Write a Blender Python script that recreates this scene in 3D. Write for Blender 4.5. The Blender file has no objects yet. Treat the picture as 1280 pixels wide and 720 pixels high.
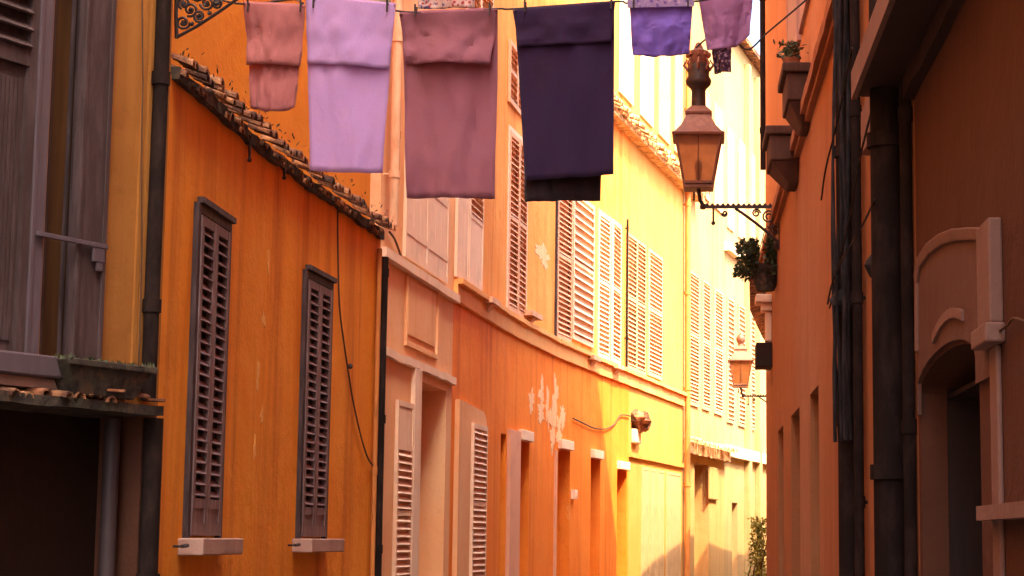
import bpy, math, random
from mathutils import Vector, Matrix, noise
R = math.radians
random.seed(7)
sc = bpy.context.scene
col = sc.collection
EYE = 1.6
F = 2400.0; CU = 900.0; CV = 360.0; HV = 676.0
TH = math.atan((HV - CV) / F)

# ------------------------------------------------------------------ camera
cam_d = bpy.data.cameras.new('camera'); cam = bpy.data.objects.new('camera', cam_d); col.objects.link(cam)
cam.location = (0, 0, EYE); cam.rotation_euler = (R(90) + TH, 0, 0)
cam_d.sensor_width = 36; cam_d.lens = F / 1280 * 36
cam_d.shift_x = (640 - CU) / 1280; cam_d.clip_end = 500
sc.camera = cam

def ray(u, v):
    x = (u - CU) / F; y = (CV - v) / F
    return Vector((x, math.cos(TH) - y * math.sin(TH), math.sin(TH) + y * math.cos(TH)))
def at_z(u, v, z):            # point at height z above the eye
    d = ray(u, v); t = z / d.z
    return (d.x * t, d.y * t)
def at_y(u, v, y):            # point at forward distance y
    d = ray(u, v); t = y / d.y
    return Vector((d.x * t, y, EYE + d.z * t))

# ------------------------------------------------------------------ mesh builder
class MB:
    def __init__(s): s.v = []; s.f = []; s.m = []
    def quad(s, a, b, c, d, m=0):
        n = len(s.v); s.v += [tuple(a), tuple(b), tuple(c), tuple(d)]; s.f.append((n, n+1, n+2, n+3)); s.m.append(m)
    def hexa(s, p, m=0):      # p: 4 bottom, 4 top
        n = len(s.v); s.v += [tuple(q) for q in p]
        for f in ((0,3,2,1),(4,5,6,7),(0,1,5,4),(1,2,6,5),(2,3,7,6),(3,0,4,7)):
            s.f.append(tuple(n+i for i in f)); s.m.append(m)
    def box(s, x0, x1, y0, y1, z0, z1, m=0, M=None):
        p = [(x0,y0,z0),(x1,y0,z0),(x1,y1,z0),(x0,y1,z0),(x0,y0,z1),(x1,y0,z1),(x1,y1,z1),(x0,y1,z1)]
        if M is not None: p = [M @ Vector(q) for q in p]
        s.hexa(p, m)
    def tube(s, pts, r, n=10, m=0, cap=True, ry=None):
        pts = [Vector(p) for p in pts]; base = len(s.v); k = len(pts)
        prev = None
        for i, p in enumerate(pts):
            t = (pts[min(i+1, k-1)] - pts[max(i-1, 0)])
            if t.length < 1e-9: t = Vector((0,0,1))
            t.normalize()
            if prev is None:
                a = Vector((0,0,1)) if abs(t.z) < .9 else Vector((1,0,0))
                x = t.cross(a).normalized()
            else:
                x = (prev - t * prev.dot(t)).normalized()
            prev = x; y = t.cross(x)
            rr = r[i] if isinstance(r, (list, tuple)) else r
            for j in range(n):
                a = 2*math.pi*j/n
                s.v.append(tuple(p + x*math.cos(a)*rr + y*math.sin(a)*rr))
        for i in range(k-1):
            for j in range(n):
                a = base+i*n+j; b = base+i*n+(j+1) % n
                s.f.append((a, b, b+n, a+n)); s.m.append(m)
        if cap:
            s.f.append(tuple(base+j for j in range(n))[::-1]); s.m.append(m)
            s.f.append(tuple(base+(k-1)*n+j for j in range(n))); s.m.append(m)
    def lathe(s, prof, n=16, c=(0,0,0), m=0, sq=False):
        base = len(s.v); k = len(prof)
        for r_, z in prof:
            for j in range(n):
                a = 2*math.pi*(j + (.5 if sq else 0))/n
                q = r_/math.cos(math.pi/n) if sq else r_
                s.v.append((c[0]+math.cos(a)*q, c[1]+math.sin(a)*q, c[2]+z))
        for i in range(k-1):
            for j in range(n):
                a = base+i*n+j; b = base+i*n+(j+1) % n
                s.f.append((a, b, b+n, a+n)); s.m.append(m)
        s.f.append(tuple(base+j for j in range(n))[::-1]); s.m.append(m)
        s.f.append(tuple(base+(k-1)*n+j for j in range(n))); s.m.append(m)
    def blob(s, c, r, n=8, amp=.3, seed=0, m=0, sq=(1,1,1)):
        base = len(s.v); rows = n//2+1
        for i in range(rows+1):
            ph = math.pi*i/rows
            for j in range(n):
                a = 2*math.pi*j/n
                d = Vector((math.sin(ph)*math.cos(a), math.sin(ph)*math.sin(a), math.cos(ph)))
                q = r*(1+amp*noise.noise(d*1.7+Vector((seed*3.1, seed, 0))))
                s.v.append((c[0]+d.x*q*sq[0], c[1]+d.y*q*sq[1], c[2]+d.z*q*sq[2]))
        for i in range(rows):
            for j in range(n):
                a = base+i*n+j; b = base+i*n+(j+1) % n
                s.f.append((a, b, b+n, a+n)); s.m.append(m)
    def leaf(s, p, d, l, w, m=0):
        p = Vector(p); d = Vector(d).normalized()
        a = Vector((random.uniform(-1,1), random.uniform(-1,1), random.uniform(-1,1)))
        x = d.cross(a)
        if x.length < 1e-4: x = Vector((1,0,0))
        x.normalize()
        s.quad(p, p+d*l*.5+x*w*.5, p+d*l, p+d*l*.5-x*w*.5, m)
    def build(s, name, mats, parent=None, M=None, smooth=False, bevel=0):
        me = bpy.data.meshes.new(name)
        me.from_pydata(s.v, [], s.f)
        if not isinstance(mats, (list, tuple)): mats = [mats]
        for q in mats: me.materials.append(q)
        for p, i in zip(me.polygons, s.m): p.material_index = i; p.use_smooth = smooth
        me.update()
        o = bpy.data.objects.new(name, me); col.objects.link(o)
        W = M if M is not None else Matrix.Identity(4)
        if parent is not None:
            o.parent = parent
            o.matrix_basis = world(parent).inverted() @ W
        else: o.matrix_basis = W
        WM[o.name] = W
        if smooth:
            me.set_sharp_from_angle(angle=R(38))
        if bevel:
            b = o.modifiers.new('bevel', 'BEVEL'); b.width = bevel; b.segments = 2; b.limit_method = 'ANGLE'; b.angle_limit = R(40)
        return o

WM = {}
def world(o): return WM[o.name]
def tag(o, label=None, cat=None, group=None, kind=None):
    if label: o['label'] = label
    if cat: o['category'] = cat
    if group: o['group'] = group
    if kind: o['kind'] = kind
    return o
def empty(name, M, label, cat, group=None):
    o = bpy.data.objects.new(name, None); col.objects.link(o); o.matrix_basis = M; WM[o.name] = M
    o.empty_display_size = .1
    return tag(o, label, cat, group)
def T(x, y, z): return Matrix.Translation((x, y, z))

# ------------------------------------------------------------------ materials
def newmat(name):
    m = bpy.data.materials.new(name); m.use_nodes = True
    nt = m.node_tree; nt.nodes.clear()
    out = nt.nodes.new('ShaderNodeOutputMaterial'); b = nt.nodes.new('ShaderNodeBsdfPrincipled')
    nt.links.new(b.outputs[0], out.inputs[0])
    return m, nt, b, out
def nz(nt, vec, scale, detail=5, rough=.6, dist=0.0):
    n = nt.nodes.new('ShaderNodeTexNoise'); n.inputs['Scale'].default_value = scale
    n.inputs['Detail'].default_value = detail; n.inputs['Roughness'].default_value = rough
    n.inputs['Distortion'].default_value = dist
    nt.links.new(vec, n.inputs['Vector']); return n.outputs['Fac']
def ramp(nt, fac, a, b):
    r = nt.nodes.new('ShaderNodeMapRange'); r.inputs[1].default_value = a; r.inputs[2].default_value = b
    nt.links.new(fac, r.inputs[0]); return r.outputs[0]
def mix(nt, fac, a, b, mode='MIX'):
    m = nt.nodes.new('ShaderNodeMix'); m.data_type = 'RGBA'; m.blend_type = mode
    if hasattr(fac, 'links') or hasattr(fac, 'is_linked'): nt.links.new(fac, m.inputs[0])
    else: m.inputs[0].default_value = fac
    for i, q in ((6, a), (7, b)):
        if isinstance(q, (tuple, list)): m.inputs[i].default_value = (*q[:3], 1)
        else: nt.links.new(q, m.inputs[i])
    return m.outputs[2]
def mul(nt, a, k):
    m = nt.nodes.new('ShaderNodeMath'); m.operation = 'MULTIPLY'
    nt.links.new(a, m.inputs[0])
    if isinstance(k, (int, float)): m.inputs[1].default_value = k
    else: nt.links.new(k, m.inputs[1])
    return m.outputs[0]
def coords(nt, sx=1, sy=1, sz=1):
    tc = nt.nodes.new('ShaderNodeTexCoord'); mp = nt.nodes.new('ShaderNodeMapping')
    mp.inputs['Scale'].default_value = (sx, sy, sz); nt.links.new(tc.outputs['Object'], mp.inputs[0])
    return mp.outputs[0]
def bump(nt, b, h, strength=.3, dist=.02):
    bp = nt.nodes.new('ShaderNodeBump'); bp.inputs['Strength'].default_value = strength; bp.inputs['Distance'].default_value = dist
    nt.links.new(h, bp.inputs['Height']); nt.links.new(bp.outputs[0], b.inputs['Normal'])

def plaster(name, base, light, dark, pale=None, streak=.6, patch=.5, peel=.0, rough=.9):
    m, nt, b, _ = newmat(name)
    c = coords(nt); cs = coords(nt, 3.2, 3.2, .22); cf = coords(nt, 9, 9, .5)
    c1 = mix(nt, mul(nt, ramp(nt, nz(nt, c, .9, 6, .65), .38, .68), patch), base, light)
    c2 = mix(nt, mul(nt, ramp(nt, nz(nt, cs, 1.0, 6, .6, .4), .48, .72), streak), c1, dark)
    c3 = mix(nt, mul(nt, ramp(nt, nz(nt, cf, 1.0, 4, .6), .5, .75), streak*.55), c2, light)
    c4 = mix(nt, mul(nt, ramp(nt, nz(nt, c, 14, 5, .7), .56, .74), .35), c3, dark)
    if peel > 0:
        a = ramp(nt, nz(nt, coords(nt, 1.4, 1.4, .45), 1.6, 9, .78, .6), .655 - peel*.1, .675 - peel*.1)
        c4 = mix(nt, mul(nt, a, .75), c4, pale or light)
    nt.links.new(c4, b.inputs['Base Color']); b.inputs['Roughness'].default_value = rough
    b.inputs['Specular IOR Level'].default_value = .2
    hh = nt.nodes.new('ShaderNodeMath'); hh.operation = 'ADD'
    nt.links.new(mul(nt, nz(nt, c, 2.3, 6, .6), 1.6), hh.inputs[0]); nt.links.new(mul(nt, nz(nt, c, 40, 4, .7), .18), hh.inputs[1])
    bump(nt, b, hh.outputs[0], .55, .03)
    return m
def paint(name, base, worn, rough=.7, worn_amt=.6, scale=6, metal=0, stretch=.15, bmp=.3):
    m, nt, b, _ = newmat(name)
    c = coords(nt, 1, 1, stretch); c2 = coords(nt)
    a = mix(nt, mul(nt, ramp(nt, nz(nt, c, scale*3, 6, .65), .45, .7), worn_amt), base, worn)
    a = mix(nt, mul(nt, ramp(nt, nz(nt, c2, scale*.5, 5, .6), .5, .75), worn_amt*.6), a, tuple(x*.45 for x in base))
    nt.links.new(a, b.inputs['Base Color']); b.inputs['Roughness'].default_value = rough; b.inputs['Metallic'].default_value = metal
    b.inputs['Specular IOR Level'].default_value = .35
    bump(nt, b, nz(nt, c, scale*8, 4, .7), bmp, .01)
    return m
def speckle(name, cols, scale=14, rough=.9):
    m, nt, b, _ = newmat(name)
    c = coords(nt); v = nt.nodes.new('ShaderNodeTexVoronoi'); v.inputs['Scale'].default_value = scale
    nt.links.new(c, v.inputs['Vector'])
    bw = nt.nodes.new('ShaderNodeSeparateColor'); nt.links.new(v.outputs['Color'], bw.inputs[0])
    r = nt.nodes.new('ShaderNodeValToRGB'); r.color_ramp.interpolation = 'LINEAR'
    el = r.color_ramp.elements
    while len(el) < len(cols): el.new(.5)
    for i, q in enumerate(cols): el[i].position = i/(len(cols)-1); el[i].color = (*q, 1)
    nt.links.new(bw.outputs[0], r.inputs[0])
    a = mix(nt, ramp(nt, nz(nt, c, 9, 6, .7), .45, .65), r.outputs[0], tuple(x*.35 for x in cols[0]))
    nt.links.new(a, b.inputs['Base Color']); b.inputs['Roughness'].default_value = rough
    bump(nt, b, nz(nt, c, 30, 5, .7), .6, .02)
    return m
def cloth(name, base, alt, transl=.35, pattern=None):
    m, nt, b, out = newmat(name)
    c = coords(nt)
    a = mix(nt, ramp(nt, nz(nt, c, 4, 5, .6), .35, .7), base, alt)
    a = mix(nt, mul(nt, ramp(nt, nz(nt, c, 160, 2, .6), .35, .7), .3), a, tuple(x*.7 for x in base))
    if pattern:
        v = nt.nodes.new('ShaderNodeTexVoronoi'); v.inputs['Scale'].default_value = 38
        nt.links.new(c, v.inputs['Vector'])
        a = mix(nt, ramp(nt, v.outputs['Distance'], .42, .3), a, pattern[0])
        n2 = nz(nt, c, 26, 3, .6); a = mix(nt, ramp(nt, n2, .56, .6), a, pattern[1])
    nt.links.new(a, b.inputs['Base Color']); b.inputs['Roughness'].default_value = .95
    b.inputs['Specular IOR Level'].default_value = .1
    b.inputs['Sheen Weight'].default_value = .25
    bump(nt, b, nz(nt, coords(nt, 1, 1, .6), 7, 5, .6, .6), .4, .03)
    t = nt.nodes.new('ShaderNodeBsdfTranslucent'); nt.links.new(a, t.inputs[0])
    ms = nt.nodes.new('ShaderNodeMixShader'); ms.inputs[0].default_value = transl
    nt.links.new(b.outputs[0], ms.inputs[1]); nt.links.new(t.outputs[0], ms.inputs[2]); nt.links.new(ms.outputs[0], out.inputs[0])
    return m

M_ = {}
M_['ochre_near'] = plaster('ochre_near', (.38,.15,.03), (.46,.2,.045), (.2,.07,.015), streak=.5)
M_['orange'] = plaster('orange_render', (.84,.28,.018), (.88,.38,.045), (.48,.11,.008), streak=.85, patch=.6, peel=-.12, pale=(.86,.5,.2))
M_['orange_up'] = plaster('orange_upper', (.86,.3,.018), (.88,.37,.035), (.7,.2,.012), streak=.3)
M_['worn_orange'] = plaster('worn_orange', (.86,.42,.1), (.88,.5,.16), (.7,.28,.04))
M_['peach'] = plaster('peach_render', (.84,.44,.2), (.9,.6,.34), (.62,.26,.09), streak=.45, peel=.1, pale=(.9,.66,.42))
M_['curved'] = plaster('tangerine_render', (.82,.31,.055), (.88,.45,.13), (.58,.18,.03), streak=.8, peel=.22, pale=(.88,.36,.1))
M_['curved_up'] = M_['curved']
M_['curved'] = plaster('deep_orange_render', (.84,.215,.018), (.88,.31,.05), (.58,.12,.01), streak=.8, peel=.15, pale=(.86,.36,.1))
M_['yellow'] = plaster('yellow_render', (.56,.28,.065), (.6,.34,.1), (.48,.19,.035), streak=.4)
M_['cream'] = plaster('cream_render', (.46,.29,.11), (.54,.36,.16), (.34,.17,.05), streak=.5)
M_['far'] = plaster('far_render', (.42,.29,.13), (.5,.36,.18), (.3,.18,.065), streak=.6)
M_['right'] = plaster('brown_shade_render', (.36,.14,.052), (.42,.19,.08), (.22,.075,.03), streak=.45)  # dark base colour carries the deep shade on the right of the lane
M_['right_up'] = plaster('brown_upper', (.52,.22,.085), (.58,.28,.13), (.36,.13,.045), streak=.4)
M_['dark_right'] = plaster('red_brown_shade_render', (.105,.04,.022), (.13,.052,.03), (.06,.022,.012), streak=.3)  # darkest render colour, with the right side's shade put into it
M_['mould'] = plaster('pink_mould', (.26,.145,.11), (.32,.19,.15), (.13,.065,.05), streak=.3)
M_['field'] = plaster('niche_field', (.16,.08,.057), (.2,.105,.08), (.13,.06,.042), streak=.5)
M_['stone'] = plaster('sill_stone', (.42,.26,.2), (.52,.34,.27), (.24,.13,.1), streak=.4)
M_['pale_stone'] = plaster('pale_stone', (.86,.62,.42), (.9,.72,.55), (.66,.36,.18), streak=.4)
M_['flake'] = plaster('flake', (.84,.5,.24), (.88,.6,.36), (.7,.32,.12))
M_['reveal'] = plaster('reveal_render', (.7,.28,.1), (.76,.36,.16), (.5,.16,.05), streak=.4)
M_['lilac_wood'] = paint('weathered_mauve_wood', (.055,.032,.03), (.12,.078,.078), worn_amt=.7)
M_['grey_frame'] = paint('grey_mauve_frame', (.1,.07,.08), (.16,.12,.13), worn_amt=.4)
M_['lilac_pale'] = paint('faded_lilac_board', (.4,.24,.2), (.5,.33,.28), worn_amt=.5)
M_['brown_wood'] = paint('brown_louvre_wood', (.04,.024,.024), (.12,.08,.08), worn_amt=.8)
M_['louvre'] = paint('louvre_mauve_brown', (.15,.085,.08), (.28,.19,.185), worn_amt=.8)
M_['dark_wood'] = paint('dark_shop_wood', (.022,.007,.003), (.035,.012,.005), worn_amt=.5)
M_['pale_wood'] = paint('pale_peach_shutter', (.84,.58,.38), (.9,.72,.54), worn_amt=.6)
M_['pale_wood2'] = paint('cream_shutter', (.5,.34,.17), (.6,.44,.26), worn_amt=.6)
M_['tan_wood'] = paint('tan_shutter', (.72,.38,.2), (.84,.56,.36), worn_amt=.7)
M_['pink_wood'] = paint('pink_door_board', (.72,.36,.22), (.8,.46,.3), worn_amt=.4)
M_['door_dark'] = paint('dark_door', (.02,.007,.004), (.03,.012,.007), worn_amt=.5)
M_['door_orange'] = paint('orange_door', (.55,.17,.04), (.65,.25,.07), worn_amt=.5)
M_['shut_back'] = paint('shutter_back_wood', (.82,.54,.34), (.86,.6,.4), worn_amt=.3)  # pale wood colour of the panel behind the shutter leaves
M_['black'] = paint('black_void', (.012,.009,.008), (.02,.014,.012), worn_amt=.3)  # black backing stands in for the dark interior behind the slats
M_['iron'] = paint('dark_iron', (.035,.025,.022), (.1,.05,.035), rough=.5, metal=.4, worn_amt=.6, stretch=1)
M_['pipe'] = paint('dark_pipe', (.018,.011,.009), (.05,.029,.024), rough=.85, worn_amt=.8, scale=3, stretch=.4)
M_['pipe'].node_tree.nodes['Principled BSDF'].inputs['Specular IOR Level'].default_value = .08
M_['pipe_grey'] = paint('grey_pipe', (.055,.036,.036), (.08,.055,.055), rough=.55, worn_amt=.5)
M_['pipe_pale'] = paint('pale_pipe', (.8,.5,.3), (.55,.24,.1), rough=.7, worn_amt=.7)
M_['pipe_orange'] = paint('painted_pipe', (.6,.22,.05), (.35,.12,.03), rough=.7, worn_amt=.7)
M_['copper'] = paint('copper_brown', (.2,.085,.055), (.33,.15,.09), rough=.55, metal=.3, worn_amt=.6, stretch=1)
M_['wire'] = paint('wire', (.1,.05,.025), (.16,.08,.04), worn_amt=.4)
M_['bundle'] = paint('cable_bundle', (.012,.01,.01), (.06,.042,.042), rough=.85, worn_amt=.8, stretch=.3)
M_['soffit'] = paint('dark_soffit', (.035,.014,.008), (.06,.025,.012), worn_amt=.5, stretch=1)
M_['tiles'] = speckle('clay_tiles', [(.05,.02,.012), (.3,.11,.045), (.6,.27,.11), (.07,.028,.016), (.36,.14,.06)], 9)
M_['tiles_pale'] = speckle('pale_clay_tiles', [(.75,.38,.14), (.88,.62,.32), (.6,.3,.12), (.86,.5,.2)], 9)
M_['moss'] = speckle('mossy_stone', [(.035,.025,.018), (.08,.055,.035), (.05,.045,.025), (.12,.06,.03)], 16)
M_['dark_stone'] = plaster('dark_stone', (.05,.024,.016), (.2,.1,.07), (.025,.013,.01), streak=.5)
M_['leaf'] = speckle('leaf', [(.035,.05,.015), (.07,.09,.02), (.05,.06,.02)], 20, .6)
M_['leaf_lit'] = speckle('leaf_light', [(.22,.26,.04), (.32,.34,.06), (.16,.2,.03)], 20, .6)
M_['terra'] = speckle('terracotta', [(.3,.1,.045), (.36,.14,.06), (.22,.08,.04)], 6)
M_['paving'] = speckle('paving', [(.16,.12,.1), (.22,.17,.14), (.13,.1,.085)], 5)
M_['petal'] = speckle('petals', [(.45,.12,.1), (.6,.3,.12), (.35,.1,.2)], 30)
M_['c_pink'] = cloth('cloth_pink', (.56,.2,.19), (.62,.23,.21))
M_['c_pink2'] = cloth('cloth_pink_dark', (.5,.17,.13), (.58,.2,.17))
M_['c_lav'] = cloth('cloth_lavender', (.66,.42,.78), (.68,.42,.7))
M_['c_rose'] = cloth('cloth_rose', (.42,.165,.22), (.46,.175,.2))
M_['c_navy'] = cloth('cloth_navy', (.036,.018,.06), (.042,.019,.05), .1)
M_['c_black'] = cloth('cloth_black', (.03,.018,.022), (.035,.02,.02), .05)
M_['c_blue'] = cloth('cloth_blue', (.28,.18,.7), (.32,.2,.66))
M_['c_mauve'] = cloth('cloth_mauve', (.5,.25,.5), (.54,.26,.46))
M_['c_flow'] = cloth('cloth_flower', (.75,.5,.42), (.8,.6,.5), .25, ((.5,.07,.08), (.12,.1,.25)))
M_['c_spot'] = cloth('cloth_spotted', (.12,.05,.13), (.15,.06,.12), .2, ((.7,.45,.55), (.06,.02,.06)))
M_['c_band'] = cloth('cloth_band', (.4,.3,.55), (.45,.3,.5), .2, ((.22,.13,.4), (.6,.45,.6)))

def glass_mat():
    m, nt, b, _ = newmat('lantern_glass')
    b.inputs['Base Color'].default_value = (.42,.17,.06,1); b.inputs['Roughness'].default_value = .35
    b.inputs['Transmission Weight'].default_value = .55; b.inputs['IOR'].default_value = 1.3
    a = mix(nt, ramp(nt, nz(nt, coords(nt), 5, 4, .6), .35, .7), (.46,.19,.07), (.3,.11,.04)); nt.links.new(a, b.inputs['Base Color'])
    return m
M_['glass'] = glass_mat()
def pane_mat():
    m, nt, b, _ = newmat('dark_pane')
    a = mix(nt, ramp(nt, nz(nt, coords(nt, 4, 4, .3), 2, 3, .5), .4, .6), (.045,.02,.01), (.09,.04,.015)); nt.links.new(a, b.inputs['Base Color'])
    b.inputs['Roughness'].default_value = .25
    return m
M_['pane'] = pane_mat()

# ------------------------------------------------------------------ wall class
class Wall:
    """plan polyline; side=+1: street lies at +x (left side), -1: street lies at -x"""
    def __init__(s, pts, side):
        s.p = [Vector((a, b)) for a, b in pts]; s.side = side; s.s = [0.0]
        for a, b in zip(s.p, s.p[1:]): s.s.append(s.s[-1] + (b-a).length)
        s.L = s.s[-1]
    def seg(s, q):
        for i in range(len(s.s)-2):
            if q < s.s[i+1]: return i
        return len(s.s)-2
    def pt(s, q):
        i = s.seg(q); a, b = s.p[i], s.p[i+1]
        return a + (b-a)*((q-s.s[i])/(s.s[i+1]-s.s[i]))
    def tan(s, q):
        i = s.seg(q); return (s.p[i+1]-s.p[i]).normalized()
    def nrm(s, q):
        t = s.tan(q); return Vector((t.y, -t.x))*s.side
    def frame(s, q, z, off=0.0):
        t = s.tan(q); n = s.nrm(q); p = s.pt(q) + n*off
        x = t*s.side
        return Matrix(((x.x, -n.x, 0, p.x), (x.y, -n.y, 0, p.y), (0, 0, 1, z), (0, 0, 0, 1)))
    def hit(s, u, v):
        d = ray(u, v); best = None
        for i in range(len(s.p)-1):
            a, b = s.p[i], s.p[i+1]; e = b-a
            den = d.x*e.y - d.y*e.x
            if abs(den) < 1e-9: continue
            t = (a.x*e.y - a.y*e.x)/den
            w = (a.x*d.y - a.y*d.x)/den
            lo = -1e-6 if i > 0 else -50; hi = 1+1e-6 if i < len(s.p)-2 else 50
            if t > 0 and lo <= w <= hi and (best is None or t < best[0]):
                best = (t, s.s[i] + w*e.length)
        t, q = best
        return q, EYE + d.z*t
    def mesh(s, q0, q1, z0, z1, holes=(), off=0.0, step=.8, mb=None, depth=6.0, closed=True):
        mb = mb or MB()
        S = {q0, q1}; Z = {z0, z1}
        for q in s.s:
            if q0 < q < q1: S.add(q)
        n = int((q1-q0)/step)
        for i in range(1, n): S.add(q0+(q1-q0)*i/n)
        for h in holes: S.update((h[0], h[1])); Z.update((h[2], h[3]))
        for i in range(1, int((z1-z0)/1.5)): Z.add(z0+(z1-z0)*i/int((z1-z0)/1.5))
        S = sorted(S); Z = sorted(Z)
        S = [a for i, a in enumerate(S) if i == 0 or a-S[i-1] > 1e-5]; Z = [a for i, a in enumerate(Z) if i == 0 or a-Z[i-1] > 1e-5]
        def P(q, z):
            p = s.pt(q)+s.nrm(min(max(q, q0+1e-4), q1-1e-4))*off; return (p.x, p.y, z)
        for a, b in zip(S, S[1:]):
            for c, d in zip(Z, Z[1:]):
                if any(h[0]-1e-5 <= a and b <= h[1]+1e-5 and h[2]-1e-5 <= c and d <= h[3]+1e-5 for h in holes): continue
                mb.quad(P(a, c), P(b, c), P(b, d), P(a, d))
        for h in holes:
            n = s.nrm((h[0]+h[1])/2); dp = h[4]
            def Q(q, z, k):
                p = s.pt(q)+n*(off-k); return (p.x, p.y, z)
            mb.quad(Q(h[0],h[2],0), Q(h[0],h[3],0), Q(h[0],h[3],dp), Q(h[0],h[2],dp))
            mb.quad(Q(h[1],h[2],0), Q(h[1],h[3],0), Q(h[1],h[3],dp), Q(h[1],h[2],dp))
            mb.quad(Q(h[0],h[3],0), Q(h[1],h[3],0), Q(h[1],h[3],dp), Q(h[0],h[3],dp))
            mb.quad(Q(h[0],h[2],0), Q(h[1],h[2],0), Q(h[1],h[2],dp), Q(h[0],h[2],dp))
        if closed:   # end walls, back wall
            for q, qq in ((q0, q0+1e-3), (q1, q1-1e-3)):
                a = s.pt(q); n = s.nrm(qq); b = a - n*depth; a = a+n*off
                mb.quad((a.x,a.y,z0), (b.x,b.y,z0), (b.x,b.y,z1), (a.x,a.y,z1))
            a = s.pt(q0)-s.nrm(q0+1e-3)*depth; b = s.pt(q1)-s.nrm(q1-1e-3)*depth
            mb.quad((a.x,a.y,z0), (b.x,b.y,z0), (b.x,b.y,z1), (a.x,a.y,z1))
        return mb
    def roof(s, q0, q1, z, depth=6.0):
        mb = MB(); S = [q0]+[q for q in s.s if q0 < q < q1]+[q1]
        for a, b in zip(S, S[1:]):
            pa, pb = s.pt(a)+s.nrm(a)*.25, s.pt(b)+s.nrm(b-1e-3)*.25
            ia, ib = s.pt(a)-s.nrm(a+1e-3)*depth, s.pt(b)-s.nrm(b-1e-3)*depth
            mb.hexa([(pa.x,pa.y,z),(pb.x,pb.y,z),(ib.x,ib.y,z+1.2),(ia.x,ia.y,z+1.2),(pa.x,pa.y,z+.12),(pb.x,pb.y,z+.12),(ib.x,ib.y,z+1.32),(ia.x,ia.y,z+1.32)])
        return mb
    def strip(s, q0, q1, z0, z1, o0, o1, mb=None, step=.4, jit=0, slope=0):   # horizontal band following the wall
        mb = mb or MB(); n = max(1, int((q1-q0)/step)); S = sorted(set([q0+(q1-q0)*i/n for i in range(n+1)]+[q for q in s.s if q0 < q < q1]))
        base = len(mb.v)
        for i, q in enumerate(S):
            nn = s.nrm(min(max(q, q0+1e-4), q1-1e-4)); p = s.pt(q)
            j = random.uniform(-jit, jit); j2 = random.uniform(-jit, jit)
            a = p+nn*o0; b = p+nn*(o1+j2)
            mb.v += [(a.x,a.y,z0+j),(b.x,b.y,z0+j),(b.x,b.y,z1+j-slope),(a.x,a.y,z1+j)]
        for i in range(len(S)-1):
            k = base+4*i
            for e in ((0,1),(1,2),(2,3),(3,0)):
                mb.f.append((k+e[0], k+e[1], k+4+e[1], k+4+e[0])); mb.m.append(0)
        mb.f.append((base,base+1,base+2,base+3)); mb.m.append(0); k = base+4*(len(S)-1); mb.f.append((k+3,k+2,k+1,k)); mb.m.append(0)
        return mb
    def tiles(s, q0, q1, z, out, pitch=.13, rows=1, mb=None, r=.06, rise=.12, jit=.012):
        mb = mb or MB(); n = int((q1-q0)/pitch)
        for rw in range(rows):
            for i in range(n):
                q = q0+(i+.5)*pitch+random.uniform(-jit, jit)*.5
                if q > q1: continue
                nn = s.nrm(q); t = s.tan(q); p = s.pt(q)
                rr = r*random.uniform(.85, 1.12); o = out-rw*.07+random.uniform(-jit, jit)*1.5; zz = z-rw*.075+random.uniform(-jit, jit)
                base = len(mb.v); N = 6
                for k, (of, dz, sc_) in enumerate(((o, 0, 1.0), (-.02, rise, .8))):
                    for j in range(N+1):
                        a = math.pi*j/N; c = p+nn*of+t*math.cos(a)*rr*sc_
                        mb.v.append((c.x, c.y, zz+dz+math.sin(a)*rr*sc_))
                    for j in range(N+1):
                        a = math.pi*j/N; c = p+nn*of+t*math.cos(a)*rr*sc_*.72
                        mb.v.append((c.x, c.y, zz+dz+math.sin(a)*rr*sc_*.72))
                W = 2*(N+1)
                for j in range(N):
                    mb.f.append((base+j, base+j+1, base+W+j+1, base+W+j)); mb.m.append(0)
                    mb.f.append((base+N+1+j+1, base+N+1+j, base+W+N+1+j, base+W+N+1+j+1)); mb.m.append(0)
                    mb.f.append((base+j, base+N+1+j, base+N+1+j+1, base+j+1)); mb.m.append(0)
        return mb

# ------------------------------------------------------------------ plan of the street
A_pts = [at_z(u, v, 2.5) for u, v in ((213, 97), (303, 175), (380, 234), (476, 300))]
a0, a1 = Vector(A_pts[0]), Vector(A_pts[-1]); dA = (a1-a0).normalized()
near = a0 - Vector((.47, 1.05)).normalized()*2.6
LA = Wall([(near.x-.1, -6.0), tuple(near)] + A_pts, 1)  # run beside and behind the camera is added to block sky light
hB = ((474, 359), (565, 301), (603, 278), (640, 256), (693, 230), (750, 207), (777, 197), (803, 187), (848, 170), (900, 152), (950, 136))
B_pts = [at_z(u, 676-h, 2.7) for u, h in hB]
LB = Wall(B_pts + [(3.0, 55.0), (5.8, 62.0), (10.5, 70.0)], 1)
def rx(y): return 1.1 - .0196*y
RA = Wall([(rx(-6)+.0, -6.0), (rx(25.2), 25.2)], -1)  # stretch behind the camera added to close off light from there
RB = Wall([(rx(25.2)+.03, 25.2), (.72, 30), (1.0, 34), (1.40, 38), (2.8, 44), (5.2, 52), (9.5, 60), (16, 68)], -1)

def item(w, u0, u1, vt, vb, uref=None):
    """pixel box on a wall -> s0,s1,z0,z1 (heights read on the left edge)"""
    uref = uref if uref is not None else u0
    vm = (vt+vb)/2
    s0 = w.hit(u0, vm)[0]; s1 = w.hit(u1, vm)[0]
    zt = w.hit(uref, vt)[1]; zb = w.hit(uref, vb)[1]
    return min(s0, s1), max(s0, s1), zb, zt

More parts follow.
